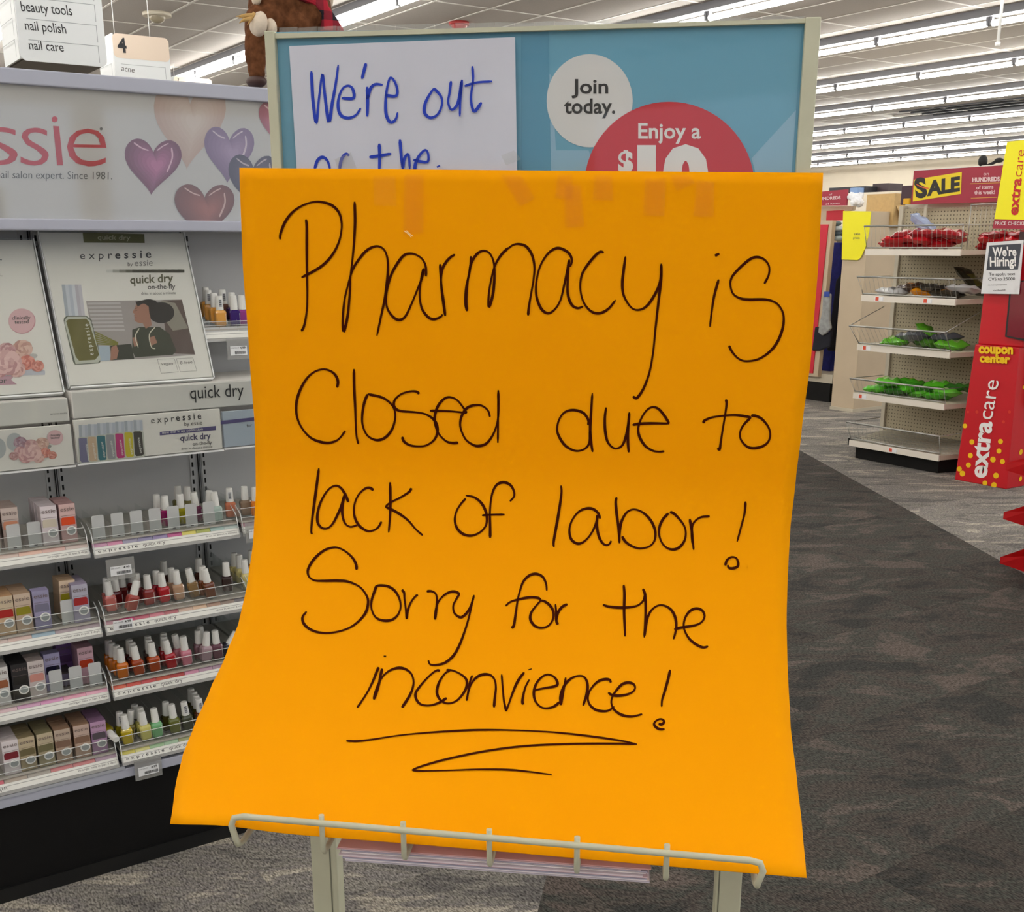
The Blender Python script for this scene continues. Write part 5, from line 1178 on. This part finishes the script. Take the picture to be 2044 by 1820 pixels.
def heap(z, ys, xs, col_list, n, sz, group, words, layers=2, spread=.05, band=(240, 236, 232)):
    k = 0
    for q in range(n):
        y = ys[1] - (ys[1] - ys[0]) * (q + .5) / n + rr.uniform(-.015, .015); ly = q % layers
        c = col_list[q % len(col_list)]
        bag((xs + rr.uniform(0, .10), y, z + sz[2] * .55 + ly * sz[2] * .62), sz, (rr.uniform(-.18, .18), rr.uniform(-.12, .12), 1.57 + rr.uniform(-.5, .5)), c[1], '%s, %s from left on the %s' % (c[0], ORD[q + 1], words), band=c[2] if len(c) > 2 else None, group=group)
S1, S2, S3, S4 = 1.424, 1.122, .792, .462
BR1 = [('red snack bag with white print', (176, 22, 32), (224, 190, 190)), ('shiny red snack bag', (190, 26, 36), None), ('dark red snack bag', (150, 18, 28), (210, 170, 160))]
heap(S1, (4.66, 5.14), 6.52, BR1, 9, (.20, .14, .055), 'red snack bags on the top shelf', 'top shelf', 3)
heap(S1, (4.36, 4.58), 6.74, BR1, 6, (.18, .13, .05), 'red snack bags in the corner basket', 'corner basket', 3)
bag((6.66, 4.97, 1.585), (.19, .16, .07), (.2, -.6, 1.9), (120, 140, 190), 'blue and clear plastic bag standing behind the red snack bags', name='snack_bag', clearm=True)
BR2 = [('white and grey snack bag', (190, 190, 192), (130, 130, 136)), ('dark brown snack bag', (70, 44, 34), (222, 140, 50)), ('orange snack bag with grey panel', (222, 140, 20), (176, 172, 170)), ('black snack bag', (36, 34, 34), (120, 118, 118)), ('black snack bag with tan corner', (46, 40, 30), (190, 130, 60))]
heap(S2, (4.50, 5.12), 6.52, BR2, 6, (.19, .15, .05), 'snack bags on the second shelf', 'second shelf', 2)
bag((6.80, 4.66, S2 + .10), (.26, .18, .05), (.1, -.75, 1.6), (44, 42, 30), 'tall dark snack bag leaning against the pegboard on the second shelf', band=(92, 88, 30))
BR3 = [('bright green snack bag', (92, 168, 40), (150, 190, 100)), ('silver and dark grey snack bag', (96, 100, 108), (176, 178, 182)), ('green and grey snack bag', (80, 140, 44), (120, 124, 130)), ('dark grey snack bag', (80, 84, 92), (150, 152, 158))]
heap(S3, (4.56, 5.06), 6.54, BR3, 5, (.19, .15, .06), 'snack bags on the third shelf', 'third shelf', 2)
bag((6.72, 4.90, S3 + .09), (.16, .13, .06), (.3, -.5, 1.2), (96, 176, 40), 'green snack bag standing at the back of the third shelf')
bag((6.86, 4.45, S3 + .11), (.26, .17, .05), (.5, -.9, 1.5), (88, 150, 50), 'green snack bag leaning at the right end of the third shelf', band=(60, 80, 56))
BR4 = [('bright green snack bag', (86, 186, 40), (150, 214, 110)), ('glossy green snack bag with yellow mark', (70, 160, 36), (176, 176, 50)), ('leaf green snack bag', (104, 196, 60), (190, 220, 160)), ('dark green snack bag', (50, 110, 36), (110, 180, 70))]
heap(S4, (4.50, 5.17), 6.52, BR4, 12, (.17, .13, .05), 'green snack bags on the fourth shelf', 'fourth shelf', 3)
# ---- SALE sign above the unit
SPX = 6.96; SP_ = Plane((SPX, 5, 1.8), (-1, 0, 0))
ss = thing('sale_sign', (SPX, 4.95, 1.72), 'long dark red sign with a yellow SALE block above the snack shelves', 'sign')
zt = SP_.at(1823, 341).z; zb_ = SP_.at(1818, 408).z; ya = SP_.at(1821, 375).y
MB().box(SPX, SPX + .02, 4.30, ya, zb_, zt).build('board', M('sale_red', (158, 34, 58), .5), ss)
for y in (4.5, 5.2): MB().box(SPX + .02, SPX + .03, y, y + .02, 1.60, zt - .02).build('bracket', almond, ss)
MB().box(SPX - .004, SPX + .024, 4.30, ya, zt, zt + .006).build('top_edge', M('sale_edge', (232, 226, 220), .5), ss)
m = MB(); blk = M('sale_black', (30, 26, 26), .5)
ppoly(m, SP_, [(1824, 359), (1920, 343), (1918, 387), (1822, 402)], M('sale_yellow', (232, 206, 20), .5), .002); m.build('yellow_block', None, ss)
m = MB(); text_px(m, SP_, 'S', 1828, 394, 1852, 391, 36, blk, .05, lift=.003); text_px(m, SP_, 'ALE', 1850, 390, 1916, 380, 27, blk, .05, lift=.003, up=(.02, -1))
sw = M('sale_white', (226, 196, 200), .5)
text_px(m, SP_, 'on', 1963, 350, 1974, 350, 7, sw, .0, lift=.002); text_px(m, SP_, 'HUNDREDS', 1941, 363, 1996, 361, 8, sw, .05, lift=.002)
text_px(m, SP_, 'of items', 1949, 378, 1983, 376, 7, sw, .02, lift=.002); text_px(m, SP_, 'this week!', 1945, 388, 1986, 387, 7.5, sw, .02, lift=.002)
ppoly(m, SP_, [(1936, 366), (1996, 364), (1996, 365.4), (1936, 367.4)], M('gold_line', (206, 150, 70), .5), .002); ppoly(m, SP_, [(1938, 395), (1990, 393), (1990, 394.4), (1938, 396.4)], M('gold_line'), .002)
ribbon(m, [(1829, 368), (1842, 374), (1854, 376)], 2.2, lambda x, y: SP_.at(x, y, .004), M('sale_swash', (214, 90, 50), .5)); m.build('lettering', None, ss)
# black headset-like wire curl standing on the sign
c0_ = onX(1962, 322, 6.975); c1_ = onX(1994, 320, 6.975)
bt = thing('black_hanger', Vector((6.975, c0_.y, zt)), 'black curled object poking up above the sale sign', 'hanger')
m = MB(); m.ell(c0_, (.03, .030, .040)); m.ell(c1_, (.02, .032, .016)); m.build('knobs', M('dull_black', (18, 18, 20), .6), bt)
MB().tube([Vector((6.975, c0_.y, zt)), c0_ + Vector((0, -.01, -.03)), onX(1975, 329, 6.975), c1_], .010, n=6).build('arm', M('dull_black'), bt)

# ---- coupon kiosk
KX = 6.36; KPx = Plane((KX, 4.2, .7), (-1, 0, 0)); kred = M('kiosk_red', (196, 16, 32), .38)
ya, yb = 4.325, 3.985; ztop = 1.455
ki = thing('coupon_kiosk', (6.5, 4.15, 0), 'tall red coupon kiosk with yellow dots and vertical white lettering', 'kiosk')
m = MB(); m.hexa([(KX, yb - .025, 0), (KX + .36, yb - .025, 0), (KX + .36, ya + .002, 0), (KX, ya + .002, 0)], [(KX + .01, yb + .01, .86), (KX + .34, yb + .01, .86), (KX + .34, ya - .03, .86), (KX + .01, ya - .03, .86)])
m.build('lower_body', kred, ki, bevel=.006)
MB().box(KX + .03, KX + .32, yb + .0, ya - .035, .86, ztop).build('upper_body', kred, ki, bevel=.008)
kf = MB(); red2 = M('kiosk_dark_red', (150, 20, 40), .3)
def kp(px, py, l=0.004):
    p = KPx.at(px, py); x = KX + (.01 * min(1, p.z / .86) if p.z < .86 else .03); pl_ = Plane((x, 0, 0), (-1, 0, 0)); return pl_.at(px, py, l)
sc_ = MB(); sc_.slab([kp(*p, .02) for p in [(2017, 560), (2060, 560), (2060, 684), (2006, 672)]], (-1, 0, 0), .02); o_ = sc_.build('screen_frame', blk, ki); MB().slab([kp(*p, .024) for p in [(2020, 562), (2060, 562), (2060, 679), (2010, 670)]], (-1, 0, 0), .004).build('screen', M('screen_glass', (120, 30, 46), .08, spec=.8), o_)
m = MB(); text_px(m, KPx, 'TAP', 2034, 640, 2050, 641, 8, M('ink_white'), .02, lift=-.001)
yel = M('kiosk_yellow', (244, 196, 10), .45); tx = MB()
def ktext(txt, x0, y0, x1, y1, h, mat, bold, up=None):
    a = MB(); text_px(a, Plane((KX + .006, 0, 0), (-1, 0, 0)), txt, x0, y0, x1, y1, h, mat, bold, lift=.006, up=up); k0 = len(tx.v); tx.v += a.v; i_ = tx.mi(mat)
    for f_ in a.f: tx.f.append([k0 + j for j in f_]); tx.m.append(i_); tx.sm.append(False)
ktext('coupon', 1953, 704, 2022, 706, 18, yel, .05); ktext('center', 1955, 722, 2016, 725, 16, yel, .05)
ktext('extra', 1968, 955, 1980, 842, 34, M('ink_white'), .03, up=(-1, -.12)); ktext('care', 1980, 838, 1994, 760, 30, M('ink_white'), .0, up=(-1, -.12))
tx.build('lettering', None, ki)
m = MB(); dots = [(1926, 850, 4.5), (1940, 882, 5), (1997, 881, 5), (1994, 900, 5), (1937, 909, 5), (1982, 917, 5.5), (2001, 921, 5), (1933, 928, 5), (1915, 936, 5), (1921, 945, 5.5), (1988, 949, 5.5), (1966, 964, 5), (1984, 968, 5.5), (1950, 822, 3), (2015, 822, 3), (2003, 842, 3), (1932, 822, 2.5)]
for x, y, r_ in dots:
    pl_ = Plane((KX + .001 + .009 * max(0, KPx.at(x, y).z) / .86, 0, 0), (-1, 0, 0)); ppoly(m, pl_, circ(x, y, r_, r_ * 1.05, 14), yel if r_ > 4 else M('dot_faint', (214, 60, 40), .4), .002)
for y_, z_, r_ in [(6.45, .62, .012), (6.52, .40, .02), (6.60, .30, .02), (6.48, .22, .018), (6.43, .12, .02), (6.56, .10, .022), (6.62, .52, .02), (6.66, .2, .018), (6.5, .05, .016)]:
    a = yb - .025 + .035 * z_ / .86 - .002; m.poly([(y_ + r_ * math.cos(.52 * k), a, z_ + r_ * math.sin(.52 * k)) for k in range(12)], yel)
m.build('printed_dots', None, ki)
MB().box(KX + .14, KX + .17, yb + .10, yb + .18, ztop, 1.53).build('neck', M('neck_dark', (60, 40, 40), .5), ki)
# tall yellow sign board on the kiosk
ys_ = thing('yellow_sign', (KX + .12, 4.15, 1.50), 'tall yellow sign with vertical red lettering on top of the coupon kiosk', 'sign')
YP_ = Plane((KX + .10, 4.2, 1.8), (-1, 0, 0))
MB().slab([YP_.at(2010, 283), YP_.at(2100, 274), YP_.at(2080, 440), YP_.at(1985, 437)], (-1, 0, 0), .012).build('board', M('sign_yellow', (246, 236, 8), .45), ys_)
MB().slab([YP_.at(1985, 437), YP_.at(2080, 440), YP_.at(2074, 458), YP_.at(1981, 456)], (-1, 0, 0), .012).build('lower_band', M('sale_red'), ys_)
m = MB(); rt = M('sign_red', (196, 22, 30), .5)
text_px(m, YP_, 'extra', 2031, 430, 2039, 356, 19, rt, .03, lift=.002, up=(-1, -.1)); text_px(m, YP_, 'care', 2039, 353, 2046, 300, 18, rt, -.01, lift=.002, up=(-1, -.1))
text_px(m, YP_, 'PRICE CHECKER', 1986, 449, 2052, 449, 6.5, M('ink_white'), .0, lift=.002); m.build('lettering', None, ys_)
# hiring notice
hn = thing('hiring_notice', (KX - .01, 4.2, 1.1), 'white and dark grey hiring notice fixed to the front of the kiosk', 'notice')
HPn = Plane((KX - .005, 4.2, 1.2), (-1, 0, 0))
MB().slab([HPn.at(1970, 484), HPn.at(2043, 479), HPn.at(2034, 587), HPn.at(1958, 586)], (-1, 0, 0), .004).build('sheet', M('notice_white', (222, 222, 224), .5), hn)
m = MB(); ppoly(m, HPn, [(1975, 490), (2039, 486), (2032, 538), (1969, 539)], M('notice_slate', (62, 66, 76), .5), .001)
text_px(m, HPn, "We're", 1981, 511, 2029, 510, 17, M('ink_white'), .03, lift=.002); text_px(m, HPn, 'Hiring!', 1976, 531, 2028, 530, 18, M('ink_white'), .03, lift=.002)
text_px(m, HPn, 'To apply, text', 1974, 550, 2026, 549, 5.5, dk, .01, lift=.001); text_px(m, HPn, 'CVS to 25000', 1973, 560, 2026, 559, 6, dk, .01, lift=.001)
text_px(m, HPn, 'we are an equal opportunity', 1972, 570, 2010, 569, 2.6, gtx, 0, lift=.001); text_px(m, HPn, 'cvshealth', 1983, 581, 2008, 580, 3, dk, .01, lift=.001)
m.build('print', None, hn)
ye = thing('yellow_card', (6.5, 3.95, .55), 'yellow card hanging on the right side of the coupon kiosk', 'card')
MB().box(6.50, 6.75, 3.942, 3.948, .50, .84).build('card', M('sign_yellow'), ye); MB().box(6.53, 6.72, 3.9405, 3.942, .55, .62).build('printed_lines', M('sign_red'), ye)

# ---- red tiered display at the right edge of the picture
rdm = M('display_red', (196, 20, 26), .4); clr = clear('display_clear', (240, 240, 228), .4, .08, .25, (226, 222, 200))
rd = thing('tiered_display', (5.0, 2.7, 0), 'red tiered floor display with clear supports, cut off by the right edge', 'display stand')
for z, px_, py_, s_ in ((.02, 2001, 1119, .0), (.285, 2008, 1030, .0), (.56, 2013, 932, .02)):
    p = onZ(px_, py_, z + .035)
    q = [(p.x, p.y), (p.x + .10, p.y + .02), (p.x + .42, p.y - .10), (p.x + .42, p.y - .62), (p.x + .10, p.y - .74), (p.x, p.y - .72)]
    e0 = [(p.x + .02, p.y + .0, z + .035), (p.x + .32, p.y + .02, z + .035), (p.x + .42, p.y - .7, z + .035), (p.x - .10, p.y - .74, z + .035)]
    m = MB(); m.hexa([(a, b, z) for a, b, _ in e0], [(a, b, z + .065) for a, b, _ in e0]); m.v[0] = Vector((e0[0][0] + .01, e0[0][1] - .09, z - .0)); m.v[4] = Vector((e0[0][0], e0[0][1] - .10, z + .075))
    m.add([(e0[0][0], e0[0][1] - .10, z + .075), (e0[0][0] + .01, e0[0][1] - .09, z), (p.x, p.y + .012, z + .05), (p.x, p.y + .012, z + .02), (e0[1][0], e0[1][1], z), (e0[1][0], e0[1][1], z + .065)], [(0, 1, 3, 2), (2, 3, 4, 5)])
    m.build('tier', rdm, rd)
for z0_ in (.09, .35):
    MB().slab([(4.93, 2.86, z0_), (5.16, 2.90, z0_), (5.16, 2.90, z0_ + .20), (4.95, 2.86, z0_ + .20)], (0, 1, 0), .01).build('support_panel', clr, rd)
    MB().slab([(4.93, 2.86, z0_), (4.91, 2.4, z0_), (4.93, 2.4, z0_ + .20), (4.95, 2.86, z0_ + .20)], (-1, 0, 0), .01).build('support_panel', clr, rd)

# ---- beige end column and the aisle end behind
cb = thing('end_cabinet', (8.7, 6.85, 0), 'tall plain beige end panel between the sock rack and the snack unit', 'cabinet')
MB().box(8.25, 8.52, 6.72, 6.975, 0, 1.735).box(8.521, 9.9, 6.721, 6.974, 0, 1.60).build('panel', beige, cb)
MB().box(8.24, 9.9, 6.715, 6.98, 0, .03).build('foot', almond, cb)
yc = thing('yellow_card', (8.2, 6.85, 1.33), 'bright yellow card with bowed right edge, fixed on the beige end panel', 'card')
YC = Plane((8.235, 6.85, 1.5), (-1, 0, 0)); m = MB()
P_ = [(1683, 421), (1739, 422), (1735, 462), (1728, 492), (1718, 514), (1712, 519), (1680, 518)]
m.slab([YC.at(*p) for p in P_], (-1, 0, 0), .003); m.build('sheet', M('sign_yellow'), yc)
m = MB(); text_px(m, YC, 'sale', 1704, 469, 1717, 469, 5, gtx, 0, lift=.002); text_px(m, YC, 'prices', 1703, 477, 1716, 477, 5, gtx, 0, lift=.002); m.build('lettering', None, yc)
cbx = thing('cardboard_box', (8.9, 6.85, 1.602), 'open brown cardboard box on top of the beige end panel', 'box'); kraft = M('kraft', (196, 164, 112), .8, noise=.06, nscale=30)
z1_ = onY(1760, 385, 6.70).z
MB().box(8.53, 9.7, 6.69, 6.99, 1.602, z1_ + .0).build('carton', kraft, cbx)
MB().slab([(8.56, 6.69, z1_ - .1), (9.6, 6.69, z1_ - .1), (9.6, 6.62, z1_ - .20), (8.56, 6.62, z1_ - .20)], (0, -1, 0), .004).build('flap', kraft, cbx)
# endcap with red panel
EX = 8.55; EP = Plane((EX, 7.5, 1), (-1, 0, 0)); ec = thing('sock_endcap', (8.8, 7.5, 0), 'beige aisle end unit with a tall red panel, blue garment and black base', 'shelving')
def eq(px, py, dx=0): return Plane((EX + dx, 7.5, 1), (-1, 0, 0)).at(px, py)
MB().slab([eq(1596, 440), eq(1662, 440), eq(1632, 752), eq(1560, 746)], (-1, 0, 0), .05).build('end_frame', beige, ec)
MB().slab([eq(1600, 448, -.01), eq(1653, 448, -.01), eq(1622, 745, -.01), eq(1566, 740, -.01)], (-1, 0, 0), .008).build('red_panel', M('panel_red', (204, 26, 52), .5), ec)
MB().slab([eq(1610, 412, .5), eq(1703, 411, .5), eq(1700, 420, .5), eq(1664, 424, .5), eq(1662, 620, .5), eq(1600, 620, .5)], (-1, 0, 0), .05).build('rear_frame', beige, ec)
MB().slab([eq(1650, 421, .45), eq(1684, 419, .45), eq(1682, 440, .45), eq(1649, 441, .45)], (-1, 0, 0), .01).build('red_panel', M('panel_red'), ec)
MB().box(EX + .05, EX + 2.2, 7.30, 8.3, 0, .18).build('base', black_m, ec)
MB().box(EX + .05, EX + 2.2, 7.28, 8.3, .18, .26).build('lower_shelf', almond, ec)
MB().box(EX + .9, EX + .94, 7.0, 8.3, .26, 1.6).build('back_panel', M('dark_back', (96, 88, 76), .7), ec)
def cloth(nm, P, dx, col, lab, cat, t=.05, seed=1):
    th_ = thing(nm, eq(*P[0], dx), lab, cat); rr_ = random.Random(seed); m = MB(); m.slab([eq(x, y, dx) for x, y in P], (-1, 0, 0), t); o = m.build('fabric', M('cloth_%d_%d_%d' % col, col, .9, noise=.2, nscale=25, bump=.4), th_, bevel=.012); return th_
cloth('garment', [(1658, 484), (1680, 484), (1672, 640), (1654, 754), (1632, 752), (1650, 590)], .30, (28, 34, 120), 'royal blue garment hanging between the red panel and the beige panel', 'clothing', .08)
cloth('garment', [(1668, 560), (1682, 540), (1664, 700), (1650, 700)], .24, (20, 22, 34), 'black garment hanging in front of the blue one', 'clothing', .05)
t = cloth('sock_pair', [(1642, 586), (1657, 586), (1655, 640), (1658, 655), (1650, 664), (1640, 670), (1632, 664), (1636, 640), (1640, 622)], -.06, (150, 152, 152), 'grey pair of socks hanging on the red panel', 'socks', .03)
MB().slab([eq(1645, 582, -.065), eq(1655, 582, -.065), eq(1655, 592, -.065), eq(1645, 592, -.065)], (-1, 0, 0), .01).build('hanger_card', M('hook_blue', (40, 70, 160), .5), t)
cloth('sock_pair', [(1626, 652), (1640, 654), (1642, 668), (1656, 662), (1660, 655), (1656, 692), (1634, 700), (1620, 700)], -.03, (24, 25, 36), 'dark pair of socks hanging below the grey pair', 'socks', .03, 4)
for k, (a, b, c_) in enumerate([(1660, 446, (96, 110, 112)), (1663, 456, (190, 200, 204)), (1661, 466, (70, 84, 92)), (1663, 475, (170, 184, 186))]):
    p = eq(a + 8, b, .1); th_ = thing('hook_pack', p, '%s grey hanging pack above the blue garment' % ['top dark', 'upper pale', 'lower dark', 'lowest pale'][k], 'hanging pack')
    m = MB(); m.ell(p, (.03, .07, .025), None, 10, 6); m.build('pack', M('pack_%d' % k, c_, .4), th_); MB().tube([p, p + Vector((.5, 0, .02))], .004, n=5).build('hook', chrome, th_)
sg = thing('sale_sign', eq(1665, 411, .3), 'small dark red sale sign at the left, above the red panel', 'sign')
MB().slab([eq(1600, 386, .3), eq(1691, 378, .3), eq(1689, 410, .3), eq(1600, 411, .3)], (-1, 0, 0), .02).build('board', M('sale_red'), sg)
m = MB(); q_ = Plane((EX + .3, 0, 0), (-1, 0, 0)); text_px(m, q_, 'HUNDREDS', 1630, 400, 1678, 397, 6, sw, .03, lift=.004); text_px(m, q_, 'of', 1655, 390, 1661, 390, 4, sw, 0, lift=.004); text_px(m, q_, 'of items', 1648, 409, 1676, 407, 4, sw, 0, lift=.004); m.build('lettering', None, sg)
p = eq(1706, 398, .25); pb = thing('plastic_bag', eq(1706, 413, .25), 'crumpled white plastic bag on the shelf top beside the small sale sign', 'bag')
m = MB(); wb = M('bag_white', (232, 234, 238), .35)
for a, b, r_ in ((1700, 392, 8), (1709, 396, 10), (1714, 404, 9), (1704, 404, 7), (1718, 390, 6)):
    c_ = eq(a, b, .25 + .04 * (a % 3)); s_ = proj(c_)[2] / FPX * r_; m.ell(c_, (s_, s_ * 1.1, s_), None, 12, 8)
o_ = m.build('crumple', wb, pb); rm = o_.modifiers.new('merge', 'REMESH'); rm.mode = 'VOXEL'; rm.voxel_size = .012; dm_ = o_.modifiers.new('c', 'DISPLACE'); dm_.texture = tx_; dm_.strength = .03
def farbox(x0, y0, x1, y1, X, col, lab, col2=None, face=None):
    pl_ = Plane((X, 0, 0), (-1, 0, 0)); t_ = thing('stock_box', pl_.at((x0 + x1) / 2, y1), lab, 'box')
    a, b = pl_.at(x0, y0), pl_.at(x1, y1); MB().box(X, X + .25, b.y, a.y, b.z, a.z).build('carton', M('fb_%d_%d_%d' % col, col, .5), t_, bevel=.004)
    if face: MB().slab([pl_.at(x0 + 4, y1 - 7), pl_.at(x0 + 10, y1 - 7), pl_.at(x0 + 10, y1 - 3), pl_.at(x0 + 4, y1 - 3)], (-1, 0, 0), -.004).build('printed_patch', M('fbp_%d' % face[0], face, .5), t_)
    return t_
farbox(1655, 375, 1726, 388, 10.4, (44, 44, 52), 'long dark box lying on the far shelf top behind the white plastic bag')
farbox(1697, 375, 1712, 386, 10.3, (120, 150, 196), 'small pale blue box on the far shelf top')
farbox(1742, 367, 1771, 392, 10.6, (58, 46, 52), 'dark cube box standing behind the brown cardboard box', face=(220, 150, 120))
farbox(1800, 371, 1822, 408, 7.1, (66, 40, 54), 'dark box just left of the large sale sign', face=(180, 110, 130))
farbox(1803, 396, 1814, 408, 7.08, (232, 176, 20), 'small yellow box beside the left end of the large sale sign')
# far shelving under those boxes, so they stand on something
fs_ = thing('far_gondola', (11.2, 8.5, 0), 'beige far shelving row seen above the aisle end, carrying stock boxes', 'shelving')
zt_ = Plane((10.4, 0, 0), (-1, 0, 0)).at(1690, 388).z
MB().box(10.2, 12.2, 7.6, 9.6, 0, zt_ - .0).build('body', cream, fs_); 

zr_ = Plane((7.1, 0, 0), (-1, 0, 0)).at(1811, 408).z
MB().box(7.06, 7.45, 4.30, 5.44, 0, zr_).build('rear_unit', almond, eu)
